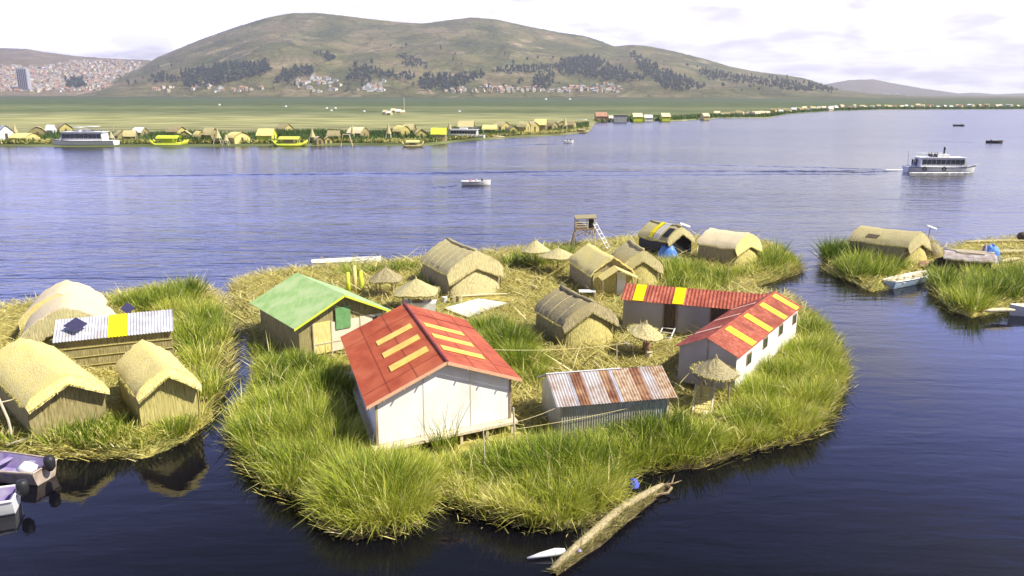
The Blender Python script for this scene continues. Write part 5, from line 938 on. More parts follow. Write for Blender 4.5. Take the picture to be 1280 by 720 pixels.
# ================================================================ BOATS
def hull_rows(L_, W, h, sheer=.35, n=14, stern=.75, bow_up=.5, rows_=5, inset=0):
    out = []
    for k in range(rows_):
        v = k/(rows_-1); a, b = [], []
        for i in range(n+1):
            s = i/n; w = W/2*(stern+(1-stern)*min(1, s*3))*(1-max(0, (s-.55)/.45)**2.1)*(.55+.45*v**.6)-inset; w = max(w, .01)
            z = -.15+(h+.15+sheer*max(0, s-.5)**2*4*bow_up+.04*(1-s))*v; x = -L_/2+L_*s+(.12*L_*.3*v*max(0, s-.6)); a.append((x, w, z)); b.append((x, -w, z))
        out.append((a, b))
    return out
def open_boat(label, loc, yaw, L_, W, h, outer, inner, seats=3, trim=None, cat='boat', motor=None, name='rowing_boat', group=None, stern=.75):
    t = thing(name, label, cat, loc, group); c, s = math.cos(yaw), math.sin(yaw)
    T = lambda p: (loc[0]+p[0]*c-p[1]*s, loc[1]+p[0]*s+p[1]*c, loc[2]+p[2])
    R_ = hull_rows(L_, W, h, stern=stern); mb = MB(); ring = [[T(p) for p in reversed(b)][:0]+[T(p) for p in a]+[T(p) for p in reversed(b)] for a, b in R_]
    mb.grid(ring, close=True); mb.build('hull', outer, t, smooth=False)
    I_ = hull_rows(L_*.965, W, h, stern=stern, inset=.06); mb = MB(); ring = [[T((p[0], p[1], max(p[2], .02)+.01)) for p in a]+[T((p[0], p[1], max(p[2], .02)+.01)) for p in reversed(b)] for a, b in I_[1:]]
    mb.grid(ring, close=True); a, b = I_[1]; mb.grid([[T((p[0], p[1], .06)) for p in a], [T((p[0], p[1], .06)) for p in b]]); mb.build('inside', inner, t)
    a, b = R_[-1]; mb = MB()
    for q in (a, b): mb.tube([T((p[0], p[1], p[2]+.01)) for p in q], .045, 5)
    mb.tube([T(a[0]), T(b[0])], .045, 5); mb.build('gunwale', trim or outer, t)
    for i in range(seats):
        x = -L_*.32+L_*.56*i/max(1, seats-1); w = W/2*.88; mb = MB(); mb.box(x-.13, x+.13, -w, w, h*.72, h*.72+.05, lambda X, Y, Z: T((X, Y, Z))); mb.build('seat', inner if trim else 'wood_pale', t)
    if motor:
        mb = MB(); mb.grid([[T((-L_/2-.25+r_*math.cos(q)*.8, r_*math.sin(q)*.75, z_)) for q in [2*math.pi*i/10 for i in range(10)]] for r_, z_ in ((.12, h-.1), (.26, h+.05), (.28, h+.35), (.22, h+.5), (.01, h+.53))], close=True); o = mb.build('outboard_motor', 'dark', t, smooth=True)
        mb = MB(); mb.tube([T((-L_/2-.2, 0, h)), T((-L_/2-.28, 0, -.3))], .07, 6); s_ = mb.build('shaft', 'dark', o); s_.parent = o
    return t, T
def hw(px, py, z=0): p = at(px, py, z); return (float(p[0]), float(p[1]), 0.)
# two long boats at the left edge (mostly outside the frame)
p = at(58, 598, .1); yw = math.pi-R(12); L_ = 6.2; cx_ = (p[0]+math.cos(yw)*L_/2, p[1]+math.sin(yw)*L_/2, 0.02)
bt, BT = open_boat('violet-lined wooden boat with an outboard motor at the left edge', cx_, yw, L_, 1.6, .55, 'boat_wood', 'violet', 4, trim='boat_wood', motor=1, name='motor_boat', stern=.8)
mb = MB(); mb.tube([BT((-1.9, .1, .3)), BT((-2.4, .15, .5)), BT((-2.8, .1, .45))], [.15, .32, .2], 8); single(mb, 'sack', 'white_paint', 'white sack lying in the stern of the violet-lined boat', 'sack', BT((-2.4, .1, .2)), smooth=True)
mb = MB(); mb.tube([BT((-.6, -.1, .2)), BT((.3, .1, .28)), BT((1.2, 0, .2))], [.12, .25, .12], 8); single(mb, 'reed_bundle', 'thatch_grey', 'cut reeds piled in the middle of the violet-lined boat', 'reeds', BT((.3, 0, .2)))
p = at(22, 632, .1); yw = math.pi+R(20); L_ = 5.5; open_boat('second dark boat with a white transom and motor, cut off by the left edge', (p[0]+math.cos(yw)*L_/2, p[1]+math.sin(yw)*L_/2, .02), yw, L_, 1.5, .55, 'white_paint', 'violet', 3, trim='white_paint', motor=1, name='motor_boat', stern=.85)
a_, b_ = at(8, 556, .4), at(33, 548, .6); pole('pale pole lying on the bank above the violet-lined boat', tuple(a_), tuple(b_), .05)
# white boat at the right islet
p, q = np.array(hw(1112, 360)), np.array(hw(1160, 349)); d = q-p; open_boat('white-rimmed rowing boat with a pale blue hull moored between the two right islets', tuple((p+q)/2), math.atan2(d[1], d[0]), float(np.linalg.norm(d))*1.05, 1.5, .55, 'blue_hull', 'cream', 4, trim='white_paint')
p = np.array(hw(1268, 396)); open_boat('white boat cut off by the right edge of the photo', (p[0]+2.2, p[1]+.3, 0), math.pi-.05, 4.6, 1.4, .6, 'white_paint', 'cream', 3)
p, q = np.array(hw(388, 340)), np.array(hw(474, 335)); d = q-p; open_boat('long white boat moored behind the rear shore, beyond the yellow reed bundles', tuple((p+q)/2+np.array([0, .6, 0])), math.atan2(d[1], d[0]), float(np.linalg.norm(d)), 1.6, .75, 'white_paint', 'white_wall', 4)
# ---- people (one skinned body each)
def person(label, loc, yaw, top, legs='cloth_navy', sit=True, group=None, hat=None, scale=1.):
    c, s = math.cos(yaw), math.sin(yaw)
    if sit: J = dict(pel=(0, 0, .12), ch=(0, .03, .52), nk=(0, .05, .66), hd=(0, .07, .82), lk=(.12, .45, .14), rk=(-.12, .45, .14), lf=(.12, .5, -.3), rf=(-.12, .5, -.3), ls=(.2, .04, .56), rs=(-.2, .04, .56), le=(.27, .15, .32), re=(-.27, .15, .32), lh=(.14, .38, .25), rh=(-.14, .38, .25))
    else: J = dict(pel=(0, 0, .92), ch=(0, 0, 1.32), nk=(0, 0, 1.5), hd=(0, .03, 1.64), lk=(.11, .05, .48), rk=(-.11, -.02, .48), lf=(.12, 0, .04), rf=(-.12, .05, .04), ls=(.2, 0, 1.4), rs=(-.2, 0, 1.4), le=(.27, .05, 1.12), re=(-.27, .08, 1.14), lh=(.26, .2, .95), rh=(-.2, .3, 1.1))
    rad = dict(pel=.15, ch=.16, nk=.06, hd=.11, lk=.08, rk=.08, lf=.05, rf=.05, ls=.09, rs=.09, le=.055, re=.055, lh=.04, rh=.04)
    K = list(J); E_ = [('pel', 'ch'), ('ch', 'nk'), ('nk', 'hd'), ('pel', 'lk'), ('lk', 'lf'), ('pel', 'rk'), ('rk', 'rf'), ('ch', 'ls'), ('ls', 'le'), ('le', 'lh'), ('ch', 'rs'), ('rs', 're'), ('re', 'rh')]
    me = bpy.data.meshes.new('body'); me.from_pydata([J[k] for k in K], [(K.index(a), K.index(b)) for a, b in E_], []); o = bpy.data.objects.new('person', me); COL.objects.link(o)
    o.modifiers.new('s', 'SKIN')
    for i, k in enumerate(K): me.skin_vertices[0].data[i].radius = (rad[k], rad[k]); me.skin_vertices[0].data[i].use_root = (k == 'pel')
    o.modifiers.new('d', 'SUBSURF').levels = 1
    dg = bpy.context.evaluated_depsgraph_get(); nm = bpy.data.meshes.new_from_object(o.evaluated_get(dg)); o.modifiers.clear(); o.data = nm
    nm.materials.clear()
    for k in (top, legs, 'skin', hat or 'dark'): nm.materials.append(M[k])
    for p in nm.polygons:
        z = p.center.z; hz = J['hd'][2]; wz = J['pel'][2]
        p.material_index = 3 if z > hz+.03 or (z > hz-.06 and p.center.y < J['hd'][1]-.03) else 2 if z > J['nk'][2]-.01 else (1 if (z < wz+.06 and abs(p.center.x) < .21) else (2 if (p.center - Vector(J['lh'])).length < .08 or (p.center-Vector(J['rh'])).length < .08 else 0)); p.use_smooth = True
    o.location = loc; o.rotation_euler.z = yaw; o.scale = (scale,)*3; tag(o, label, 'person', group); return o
# ---- big passenger launches
def launch(label, loc, yaw, L_, roofm='white_paint', rail=True, canopy=None):
    t = thing('passenger_boat', label, 'boat', loc); c, s = math.cos(yaw), math.sin(yaw); T = lambda x, y, z: (loc[0]+x*c-y*s, loc[1]+x*s+y*c, loc[2]+z); W = L_*.27; h = L_*.085
    R_ = hull_rows(L_, W, h, stern=.85, sheer=.5); mb = MB(); mb.grid([[T(*p) for p in a]+[T(*p) for p in reversed(b)] for a, b in R_], close=True); a, b = R_[-1]; mb.grid([[T(*p) for p in a], [T(*p) for p in b]]); mb.build('hull', 'white_paint', t)
    mb = MB()
    for q in (a, b): mb.tube([T(p[0], p[1]*1.01, p[2]-.05) for p in q], .09, 5)
    mb.build('rub_rail', 'cloth_navy', t)
    x0, x1 = -L_*.33, L_*.30; ch = L_*.135; w = W*.40
    mb = MB(); v = [(x0, -w, h), (x1+L_*.07, -w*.8, h), (x1, -w*.9, h+ch), (x0, -w, h+ch), (x0, w, h), (x1+L_*.07, w*.8, h), (x1, w*.9, h+ch), (x0, w, h+ch)]
    mb.add([T(*p) for p in v], [(0, 1, 2, 3), (5, 4, 7, 6), (1, 5, 6, 2), (4, 0, 3, 7), (3, 2, 6, 7)]); mb.build('cabin', 'white_paint', t)
    n = 9
    for sd in (-1, 1):
        for i in range(n):
            u0 = x0+.25+(x1-x0-.1)*i/n; u1 = u0+(x1-x0-.1)/n-.10; yy = lambda u: sd*(w*(1-.1*max(0, (u-x0)/(x1-x0)))+.03)
            mb = MB(); mb.add([T(u0, yy(u0), h+ch*.30), T(u1, yy(u1), h+ch*.30), T(u1, yy(u1), h+ch*.80), T(u0, yy(u0), h+ch*.80)], [(0, 1, 2, 3)] if sd < 0 else [(3, 2, 1, 0)]); mb.build('window', 'glass', t)
    mb = MB(); mb.box(x0-.4, x1+.3, -w*1.08, w*1.08, h+ch, h+ch+.12, T); mb.build('roof', roofm, t)
    mb = MB(); mb.box(-L_*.08, L_*.10, -w*.6, w*.6, h+ch+.12, h+ch+.12+L_*.035, T); mb.build('roof_deck', roofm, t)
    if rail:
        mb = MB(); z = h+ch+.12+.7
        mb.tube([T(x0, -w, z), T(L_*.05, -w, z)], .03, 4); mb.tube([T(x0, w, z), T(L_*.05, w, z)], .03, 4)
        for i in range(6):
            for y in (-w, w): mb.tube([T(x0+(L_*.38)*i/5, y, z), T(x0+(L_*.38)*i/5, y, z-.7)], .03, 4)
        mb.build('railing', 'zinc', t)
    if canopy: mb = MB(); mb.box(-L_*.22, -L_*.06, -w, w, h+ch+1.5, h+ch+1.6, T); mb.box(L_*.0, L_*.12, -w, w, h+ch+1.3, h+ch+1.4, T); mb.build('canopy', canopy, t)
    for x in (-L_*.28, L_*.0):
        mb = MB(); rw = []
        for i in range(13): q = 2*math.pi*i/12; rw.append([T(x+(.34+.12*math.cos(b_))*math.cos(q), -W*.505-.05+.1*math.sin(b_), h*.75+(.34+.12*math.cos(b_))*math.sin(q)) for b_ in (0, 1.57, 3.14, 4.71)])
        mb.grid(rw, close=True); mb.build('tyre_fender', 'rubber', t)
    mb = MB(); mb.tube([T(L_*.46, 0, h+.3), T(L_*.56, 0, h+.55)], .05, 5); mb.build('bowsprit', 'zinc', t)
    mb = MB(); mb.tube([T(-L_*.47, 0, h), T(-L_*.48, 0, h+L_*.24)], .06, 5); mb.build('mast', 'zinc', t)
    return t, T, h, ch, W
l0 = hw(1174, 215.5); tb, TT, h_, ch_, W_ = launch('white passenger boat under way with people on its roof, near the right edge', l0, R(-3), 13.2)
for i, x in enumerate((-2.7, -2.1, -1.55, -.95)): person(['first', 'second', 'third', 'last'][i]+' from the stern of four dark-clad people sitting on the moving boat roof', TT(x, -.5+.3*(i % 2), h_+ch_+.15), R(-100), ['cloth_black', 'cloth_navy', 'cloth_black', 'cloth_brown'][i], scale=1.15)
person('person in black standing on the roof of the moving passenger boat', TT(.35, -.2, h_+ch_+.55), R(-90), 'cloth_black', 'cloth_black', sit=False)
for i, x in enumerate((-5.5, -5.0, -4.5)): person(['person at the very stern of the moving boat, in black', 'person in a white shirt on the aft deck of the moving boat', 'person by the cabin door on the moving boat, in brown'][i], TT(x, -.2+.3*i, h_+.0), R(-90), ['cloth_black', 'cloth_white', 'cloth_brown'][i], sit=False, scale=.95)
launch('white passenger boat with shade canopies moored at the far left reed bank', hw(107, 182.5), R(180), 18.0, canopy='white_paint')
launch('white passenger boat moored beside the lime-roofed boathouse on the far bank', hw(580, 173.5), R(172), 14.0)
# small boats on the open water
def small(label, px, py, L_, yaw, ppl, m='white_paint', n='rowing_boat'):
    l = hw(px, py); t, T = open_boat(label, l, yaw, L_, 1.5, .6, m, m, 2, name=n)
    for x, top, lab in ppl: person(lab, T((x, 0, .28)), yaw-math.pi/2, top, scale=1.1)
small('small white rowing boat with three people in the middle of the channel', 595, 231, 4.9, R(8), [(-1.0, 'cloth_pink', 'person in pink at the stern of the small white rowing boat'), (0, 'cloth_white', 'person in white in the middle of the small white rowing boat'), (1.0, 'cloth_black', 'person in black at the bow of the small white rowing boat')])
small('small white motor boat leaving the tip of the far reed bank', 711, 178.5, 3.2, R(25), [(-.6, 'cloth_navy', 'person in navy steering the small motor boat off the bank tip'), (.5, 'cloth_black', 'person in black at the bow of the boat off the bank tip')])
small('dark low boat with one seated person near the right edge', 1243, 178.5, 5.0, R(-3), [(-1.2, 'cloth_black', 'person in black seated in the dark low boat')], 'wood_dark')
small('dark boat farthest out on the right, beyond the boat with one person', 1198, 157.5, 5.2, R(178), [(-1.6, 'cloth_black', 'person in black at the end of the farthest dark boat')], 'wood_dark')
# wake: low real swells behind the moving boat, and foam
def swell(x0, y0, x1, y1, amp, width, n=260, seed=0, name='boat_wake', fade=1):
    a, b = np.array(hw(x0, y0)), np.array(hw(x1, y1)); d = (b-a); L_ = np.linalg.norm(d); d /= L_; nr = np.array([-d[1], d[0], 0]); rows = []
    for i in range(n+1):
        s = i/n; c = a+d*L_*s+nr*(noise.noise(Vector((s*6, seed, 0)))*1.6); w = width*(1-.5*s*fade)*(1+.3*noise.noise(Vector((s*25, seed, 2)))); A_ = amp*(.55+.6*abs(noise.noise(Vector((s*40, seed, 5)))))*min(1, (1-s)*12+.05)*min(1, s*4)
        rows.append([tuple(c+nr*w*(j/8-.5)+[0, 0, A_*(.5-.5*math.cos(2*math.pi*j/8))*(1) -.002]) for j in range(9)])
    mb = MB(); mb.grid(rows); return mb.build(name, 'water', kind='structure', smooth=True)
swell(300, 216, 1128, 213, .16, 3.2, seed=1); swell(520, 220, 1130, 217.5, .14, 2.6, seed=2); swell(740, 203, 1128, 212, .14, 3.0, seed=3); swell(0, 221, 700, 215.5, .18, 2.5, seed=4); swell(900, 214.5, 1130, 214.8, .20, 2.0, seed=6)
swell(560, 185, 700, 179.5, .16, 2.0, 80, 7); swell(1140, 176, 1222, 178, .10, 1.6, 40, 8); swell(530, 236, 574, 231.5, .12, 1.2, 40, 9)
def foam(label, x0, x1, y, w, seed):
    a, b = np.array(hw(x0, y)), np.array(hw(x1, y)); mb = MB(); rows = []
    for i in range(31): s = i/30; c = a+(b-a)*s; ww = w*math.sin(math.pi*min(1, s*1.02))**.6*(.6+.6*abs(noise.noise(Vector((s*9, seed, 0))))); rows.append([(c[0], c[1]+ww*(j/5-.5)+.2*noise.noise(Vector((s*20, seed, 1))), .05+.14*math.sin(math.pi*j/5)+.05*random.random()) for j in range(6)])
    mb.grid(rows); o = mb.build('foam', 'foam', kind='stuff'); o['label'] = label
foam('white foam churned up behind the moving boat', 1106, 1132, 213, 1.0, 1); foam('white foam along the side of the moving boat', 1136, 1214, 216.8, .7, 2)
# ================================================================ THE FAR REED BANK
def hut_mesh_parts(W, D, ze, zr, rm, wm, dome=False):
    mb = MB(); prof = roof_profile(W, ze, zr, .6 if dome else .2, .25, 4); rows = [[(x, y+jit(.05), z+jit(.06)) for x, z in prof] for y in (-D/2-.2, -D/4, 0, D/4, D/2+.2)]; mb.grid(rows); mb.grid([[(x*.96, y, z-.14) for x, y, z in r] for r in rows]); a = mb
    mb = MB(); mb.box(-W/2+.1, W/2-.1, -D/2, D/2, -.3, ze); g = [(x*.9, z-.1) for x, z in prof]
    for y in (-D/2, D/2): mb.add([(x, y, ze-.1) for x, z in g]+[(x, y, z) for x, z in g], [(i, i+1, len(g)+i+1, len(g)+i) for i in range(len(g)-1)])
    b = mb; mb = MB(); mb.box(-.35, .35, -D/2-.06, -D/2-.005, 0, ze-.1); return a, b, mb
def far_hut(label, px, py, wpx, hpx, rm='thatch_tan', wm='reed_wall', yaw=0., dome=False, group=None, name='reed_hut', cat='hut', door=True, deep=1.0):
    x, y, _ = at(px, py, .35); sc = y*1.03/1000; W, Hh = wpx*sc, hpx*sc*1.02; W = max(W, 1); D = W*deep*.9
    t = thing(name, label, cat, (x, y, .35), group); t['_o'] = [0, 0, 0]; a, b, c = hut_mesh_parts(W, D, Hh*.55, Hh, rm, wm, dome); t.rotation_euler.z = yaw
    a.build('roof', rm, t); b.build('wall', wm, t)
    if door: c.build('door', 'wood_dark', t)
    return t
def spire(label, px, py, wpx, hpx, m='thatch_tan', group=None):
    x, y, _ = at(px, py, .35); sc = y*1.03/1000; w, h = wpx*sc/2, hpx*sc; t = thing('reed_tower', label, 'tower', (x, y, .35), group)
    mb = MB(); mb.tube([(x, y, h*.45), (x, y, h*.6), (x, y, h*1.0)], [w, w*.7, .05], 8); mb.build('roof', m, t)
    for sx in (-1, 1):
        for sy in (-1, 1): mb = MB(); mb.tube([(x+sx*w*1.1, y+sy*w, 0), (x+sx*w*.6, y+sy*w*.6, h*.5)], .10, 5); mb.build('leg', 'wood_pale', t)
def reed_boat(label, px, py, wpx, m='reed_boat', cabin='thatch_tan', yaw=0., roof=None, twin=True, hh=1.0):
    x, y, _ = at(px, py, 0); L_ = wpx*y*1.03/1000; t = thing('reed_boat', label, 'reed boat', (x, y, 0)); t['_o'] = [0, 0, 0]; t.rotation_euler.z = yaw
    for k in ((-1, 1) if twin else (0,)):
        pts = []; rs = []
        for i in range(13): s = i/12*2-1; pts.append((s*L_/2*(1-.06*abs(s)**6), k*L_*.10, .25+max(0, abs(s)-.62)**1.5*L_*.55*hh)); rs.append(L_*.055*(1-.65*abs(s)**5))
        mb = MB(); mb.tube(pts, rs, 8); mb.build('hull', m, t, smooth=True)
    w = L_*.14; z0 = L_*.05+.2
    mb = MB(); mb.box(-L_*.3, L_*.3, -w, w, z0, z0+.12); mb.build('deck', m, t)
    for sx in (-.24, .24):
        for sy in (-1, 1): mb = MB(); mb.tube([(sx*L_, sy*w*.85, z0), (sx*L_, sy*w*.85, z0+L_*.15)], .08, 5); mb.build('post', m, t)
    mb = MB(); prof = roof_profile(2*w, z0+L_*.14, z0+L_*.20, .3, .3, 3); mb.grid([[(yy, x_, z_) for x_, z_ in prof] for yy in (-L_*.29, 0, L_*.29)]); mb.grid([[(yy, x_, z_-.12) for x_, z_ in prof] for yy in (-L_*.29, 0, L_*.29)]); mb.build('roof', roof or cabin, t)
    mb = MB(); mb.box(-L_*.16, L_*.12, -w*.7, w*.7, z0+.12, z0+L_*.13); mb.build('cabin', cabin, t)
# distinct things first
reed_boat('lime-green reed boat with a low roof, first past the far-left passenger boat', 212, 182, 45, 'lime', 'lime', 0, 'lime')
reed_boat('bright yellow-green double reed boat with a tan cabin, moored on the far bank', 363, 182.5, 42, 'lime', 'thatch_tan', 0, 'reed_boat')
reed_boat('tan reed boat with high prows in front of the far bank spires', 516, 183.5, 28, 'reed_tan', 'thatch_tan', .1, 'thatch_yellow', hh=1.5)
reed_boat('dull yellow reed boat moored at the tip of the far bank', 727, 166, 17, 'reed_tan', 'thatch_grey', .1)
far_hut('bright yellow domed hut on the far bank, right of the thatched cones', 298, 179, 22, 13, 'thatch_yellow', 'thatch_yellow', .9, True, deep=.9)
far_hut('flat yellow hut just behind the yellow-green reed boat', 334, 178, 22, 16, 'thatch_yellow', 'lime', 1.57, deep=.9)
far_hut('lime-roofed boathouse on posts beside the moored passenger boat', 549, 176, 19, 15, 'lime', 'thatch_tan', 1.57, name='boathouse', cat='boathouse')
far_hut('cream-roofed round hut between two far-bank spires', 448, 174, 20, 14, 'thatch_pale', 'reed_wall', 1.2, True)
far_hut('wide pale thatched roof behind the second moored passenger boat', 583, 166, 32, 14, 'thatch_tan', 'reed_wall', 1.57, deep=.6)
far_hut('small white shed on stilts left of the far-left passenger boat', 65, 170, 9, 13, 'white_paint', 'white_wall', 1.57, name='shed', cat='shed')
far_hut('white roofed open shelter right of the far-left passenger boat', 176, 172, 14, 12, 'white_paint', 'reed_wall', 1.3, name='open_shelter', cat='shelter')
far_hut('grey and white hut at the extreme left of the far bank', 8, 178, 17, 20, 'zinc_pale', 'white_wall', .7)
far_hut('low bright yellow hut near the left end of the far bank', 32, 178, 24, 11, 'thatch_yellow', 'thatch_yellow', 1.4, True)
G = 'reed huts along the far bank'
for i, (px, py, w, h, r_, y_, l) in enumerate([(48, 172, 16, 13, 'thatch_tan', .5, 'tan far-bank hut just left of the white shed on stilts'), (80, 168, 15, 13, 'thatch_grey', .9, 'grey thatched hut behind the bow of the far-left passenger boat'), (152, 176, 13, 12, 'thatch_tan', .8, 'tan hut close right of the far-left passenger boat'), (164, 178, 14, 14, 'thatch_tan', 1.8, 'tan hut left of the white open shelter'), (222, 172, 16, 13, 'thatch_grey', 1.2, 'grey hut behind the lime-green reed boat'), (233, 176, 12, 12, 'thatch_tan', .2, 'small tan hut at the end of the lime-green reed boat'), (250, 178, 12, 13, 'thatch_yellow', .9, 'yellowish hut between the lime-green boat and the thatched cones'), (264, 178, 14, 17, 'thatch_tan', 1.2, 'taller tan hut beside the first thatched cone'), (356, 168, 15, 12, 'thatch_grey', 1.1, 'grey hut rising behind the yellow-green reed boat'), (399, 180, 9, 9, 'thatch_pale', .5, 'small pale hut right of the yellow-green reed boat'), (418, 177, 15, 13, 'thatch_grey', 1.57, 'low grey hut left of the cream-roofed round hut'), (410, 179, 9, 8, 'thatch_tan', .4, 'tiny tan hut before the low grey hut'), (502, 172, 15, 14, 'thatch_yellow', .9, 'yellow hut behind the tan reed boat'), (512, 170, 13, 14, 'thatch_tan', 1.4, 'tan hut half behind the yellow hut and reed boat'), (526, 174, 13, 12, 'thatch_yellow', .3, 'yellow hut left of the lime-roofed boathouse'), (613, 168, 18, 11, 'thatch_yellow', 1.4, 'long yellow hut right of the second passenger boat'), (627, 165, 16, 12, 'thatch_tan', .8, 'domed tan hut next to the long yellow hut'), (640, 167, 11, 9, 'thatch_grey', .4, 'small grey hut past the domed tan hut'), (655, 166, 12, 13, 'thatch_tan', 1.1, 'tan hut first in the cluster near the bank tip'), (665, 165, 13, 12, 'thatch_pale', .6, 'pale hut second in the cluster near the bank tip'), (676, 164, 15, 14, 'thatch_yellow', 1.4, 'largest yellow hut in the cluster near the bank tip'), (689, 163, 12, 10, 'thatch_grey', .9, 'grey hut closing the cluster near the bank tip'), (700, 161, 14, 9, 'thatch_tan', .3, 'tan hut just left of the tip spire'), (714, 162, 10, 10, 'thatch_grey', 1.2, 'last grey hut at the tip of the bank')]):
    far_hut(l, px, py, w, h, r_, random.choice(['reed_wall', 'reed_wall_lit']), y_, i % 3 == 0, G, door=True)
for px, py, w, h, l in [(273, 180, 9, 19, 'pointed reed tower right of the taller tan hut'), (283, 181, 7, 14, 'thin pointed reed tower left of the yellow dome'), (391, 179, 8, 19, 'reed lookout right of the yellow-green reed boat'), (441, 176, 5, 21, 'slim pale spire left of the cream-roofed hut'), (486, 176, 7, 22, 'tall pale spire left of the yellow hut behind the tan boat'), (562, 168, 5, 17, 'pale spire at the stern of the second passenger boat'), (706, 164, 6, 18, 'reed lookout at the tip of the far bank'), (140, 178, 7, 15, 'small reed lookout at the stern of the far-left passenger boat'), (20, 172, 6, 17, 'reed lookout at the extreme left of the far bank')]: spire(l, px, py, w, h)
# arch
x, y, _ = at(433, 181, .35); mb = MB(); mb.tube([(x-1.6, y, 0), (x-.9, y, 3.3), (x+.9, y, 3.3), (x+1.8, y, 0)], .16, 6); single(mb, 'reed_arch', 'thatch_pale', 'pale reed gateway standing at the water left of the cream-roofed hut', 'arch', (x, y, .35))
bundle('long pale raft of bundles before the long yellow hut', 619, 172, 6.5, .4, -.15, 'thatch_pale', z=.1)
# floating houses beyond the bank tip
far_hut('brick-red floating house with a white side, first beyond the bank tip', 751, 151, 18, 10, 'brick', 'brick', 1.57, name='floating_house', cat='house', deep=.8)
far_hut('white floating annexe between the brick-red house and the grey box', 764, 151, 14, 6, 'cream', 'white_wall', 1.57, name='floating_house', cat='house', deep=.5)
x, y, _ = at(775, 152.5, .1); t = thing('floating_shed', 'flat dark grey floating shed left of the lime-yellow house', 'shed', (x, y, .1)); mb = MB(); mb.box(x-3.4, x+3.4, y-2, y+2, -.2, 3.4); mb.build('wall', 'zinc_wall', t); mb = MB(); mb.box(x-3.6, x+3.6, y-2.2, y+2.2, 3.4, 3.7); mb.build('roof', 'wood_dark', t)
far_hut('lime-yellow floating house with a pale roof, nearer the dark grey shed', 796, 151, 20, 9, 'thatch_pale', 'lime', 1.57, name='floating_house', cat='house', deep=.6)
far_hut('small white hut between the two lime-yellow floating houses', 810, 151, 10, 7, 'white_paint', 'white_wall', 1.57, name='floating_house', cat='house')
far_hut('second lime-yellow floating house with a pale roof, farther along the shore', 831, 150.5, 18, 8.5, 'thatch_pale', 'lime', 1.57, name='floating_house', cat='house', deep=.6)
x, y, _ = at(727, 151, 0); open_boat('white open boat moored just beyond the tip of the far bank', (x, y, 0), 0, 6, 1.6, .8, 'white_paint', 'cream', 2)
G = 'tiny huts along the distant right shore'
far_hut('pale hut standing apart on the shore past the floating houses', 881, 149, 19, 7, 'thatch_pale', 'thatch_yellow', 1.57, deep=.4, door=False)
def shore_huts(x0, y0, x1, y1, n, h0, h1, label, g, ms=('thatch_tan', 'thatch_pale', 'white_paint', 'thatch_grey')):
    for i in range(n):
        s = (i+random.uniform(.1, .9))/n; far_hut(label, x0+(x1-x0)*s, y0+(y1-y0)*s-random.uniform(0, 2.), random.uniform(h0, h1)*1.4, random.uniform(h0, h1), random.choice(ms), random.choice(['reed_wall', 'reed_wall_lit', 'white_wall', 'thatch_pale']), random.uniform(.6, 2), random.random() < .3, g, door=False)
shore_huts(895, 146.5, 962, 145, 12, 3.5, 6, 'small hut in the cluster along the shore past the floating houses', 'huts of the shore cluster')
shore_huts(965, 142, 1052, 137.5, 18, 3, 5, 'tiny hut on the receding right shore', 'huts of the receding shore')
shore_huts(1052, 136.0, 1290, 134.5, 34, 2, 4.0, 'tiny hut in the long row on the most distant shore', 'huts of the most distant shore row', ('white_paint', 'thatch_pale', 'thatch_tan', 'brick', 'zinc'))
# things out on the marsh
for i, (px, py) in enumerate([(482, 141), (487, 142), (492, 139), (498, 140), (503, 141)]): far_hut('pale hut in the small settlement out on the marsh', px, py+2, 6, 5, random.choice(['white_paint', 'thatch_pale']), 'thatch_tan', 1+.2*i, False, 'marsh settlement', door=False)
x, y, _ = at(505.5, 143, .35); mb = MB(); mb.tube([(x, y, 0), (x, y, 12)], .22, 5); single(mb, 'mast', 'wood_pale', 'thin tall mast rising from the marsh settlement', 'mast', (x, y, .35))
for px, py in ((357, 133), (408, 135), (414, 138), (419, 135), (455, 139), (574, 139), (682, 124), (712, 124), (274, 131)):
    x, y, _ = at(px, py+.6, .5); w = y*.0016; mb = MB(); mb.grid([[(x+w*a*(1-k*.3), y+b_*w*.5, .4+k*w*.7) for a, b_ in ((-1, 0), (-.4, -1), (.6, -.8), (1.2, 0), (.5, .9), (-.5, .9))] for k in (0, 1, 1.6)], close=True); mb.add([(x+w*a*.5, y+b_*w*.25, .4+1.6*w*.7) for a, b_ in ((-1, 0), (-.4, -1), (.6, -.8), (1.2, 0), (.5, .9), (-.5, .9))], [(0, 1, 2, 3, 4, 5)]); single(mb, 'white_boat', 'foam', 'tiny white boat lying alone in the open marsh grass', 'boat', (x, y, .4), 'white boats lying in the marsh')
# reeds of the bank: a tall band at the water, thinner behind
def bandpoly(pts, back): P = polypx(pts); return P+[tuple(np.array(p)*(1+back/np.linalg.norm(p))) for p in reversed(P)]
near_edge = [(-60, 182), (60, 181.5), (120, 181.5), (230, 181.5), (350, 181), (430, 180), (482, 180.5), (530, 180.5), (570, 176), (640, 171), (700, 168), (735, 164)]
bd = bandpoly(near_edge, 60); n = int(area(bd)*3.4); b = sample(bd, n); pn = np.array([noise.noise(Vector((x*.05, y*.03, 1))) for x, y in b]); kp = RNG.random(n) < np.clip(.75+pn*1.3, .15, 1); b = b[kp]; pn = pn[kp]; n = len(b)
hh = (1.9+1.5*pn)*RNG.uniform(.7, 1.2, n)
blade_object('reed_bank', [blades(np.column_stack([b, np.full(n, .1)]), RNG.uniform(0, 6.28, n), RNG.uniform(0, .4, n), hh, RNG.uniform(.12, .3, n), RNG.uniform(.1, .3, n), np.clip(.35+RNG.normal(0, .22, n)-pn*.3, 0, 1))], 'reeds_dark', 'stuff')
bd = bandpoly([(744, 153), (850, 150.5), (900, 147.5), (960, 147), (985, 142.5), (1040, 138.5), (1100, 137), (1290, 136.5)], 60); n = 16000; b = sample(bd, n)
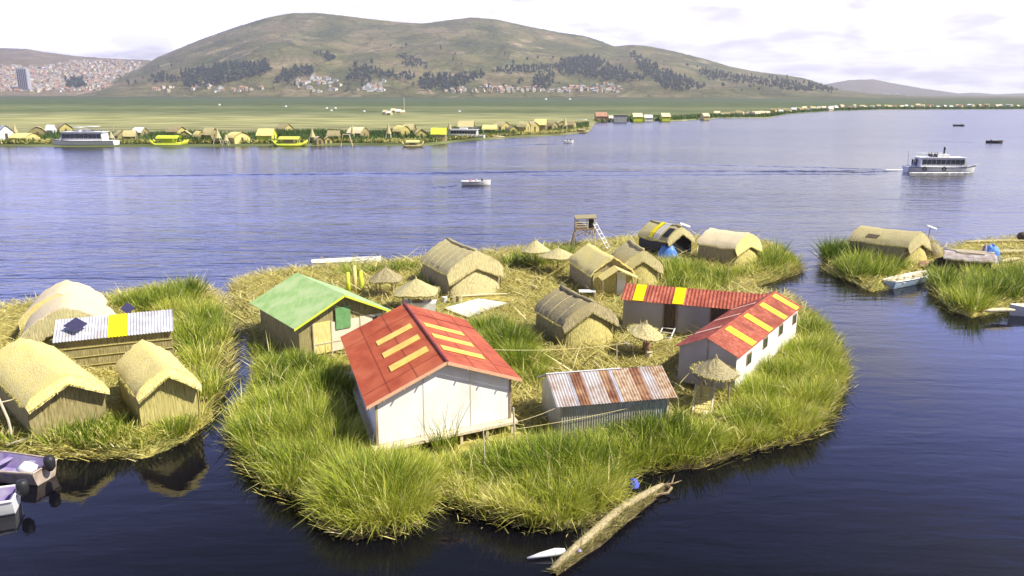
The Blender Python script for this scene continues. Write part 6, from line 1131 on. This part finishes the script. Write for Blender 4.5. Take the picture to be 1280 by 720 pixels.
blade_object('reed_bank', [blades(np.column_stack([b, np.full(n, .1)]), RNG.uniform(0, 6.28, n), RNG.uniform(0, .4, n), RNG.uniform(1, 2.6, n), RNG.uniform(.4, .9, n), RNG.uniform(.1, .3, n), np.clip(.4+RNG.normal(0, .2, n), 0, 1))], 'reeds_dark', 'stuff')
# straw litter at the waterline of the far bank
lt = bandpoly(near_edge, 9); blade_object('straw_litter', [litter_set(lt, 4, .45, (.8, 2.2), .25, .5)], 'strawblade', 'stuff')

for px, py, r_, h_, m_, lab in ((566, 378, .22, .4, 'thatch_grey', 'grey stool stump in front of the rounded tan reed hut'), (556, 377, .2, .35, 'white_paint', 'white pot left of the grey stool stump'), (574, 377, .25, .45, 'thatch_tan', 'tan stool stump nearest the reed mat')):
    x, y, _ = at(px, py, .45); mb = MB(); mb.tube([(x, y, .3), (x, y, .45+h_*.5), (x, y, .45+h_)], [r_, r_*.85, r_], 10); single(mb, 'stool' if 'stool' in lab else 'pot', m_, lab, 'stool' if 'stool' in lab else 'pot', (x, y, .45))
bundle('loose pale cut reeds nearest the washing line on the open straw', 668, 434, 2.0, .07, .9, 'thatch_pale', name='cut_reeds', cat='reeds'); bundle('cut reeds lying parallel to the pale ones by the washing line', 680, 437, 1.8, .06, .8, 'thatch_tan', name='cut_reeds', cat='reeds'); bundle('long cut reed bundle at the foot of the shaggy grey hut', 735, 437, 3.2, .10, .15, 'thatch_tan', name='cut_reeds', cat='reeds'); bundle('pale cut reeds lying along the strip beyond the white mat', 600, 370, 4.5, .08, .25, 'thatch_pale', name='cut_reeds', cat='reeds')
# ================================================================ AIR
m = bpy.data.materials.new('haze'); m.use_nodes = True; N = m.node_tree.nodes; N.remove(N['Principled BSDF']); v = N.new('ShaderNodeVolumePrincipled'); v.inputs['Color'].default_value = (.86, .86, .95, 1); v.inputs['Density'].default_value = .0001; v.inputs['Anisotropy'].default_value = .3
m.node_tree.links.new(v.outputs[0], N['Material Output'].inputs['Volume']); M['haze'] = m
mb = MB(); mb.box(-12000, 12000, -400, 11200, -7, 640); mb.build('haze', 'haze', kind='stuff')
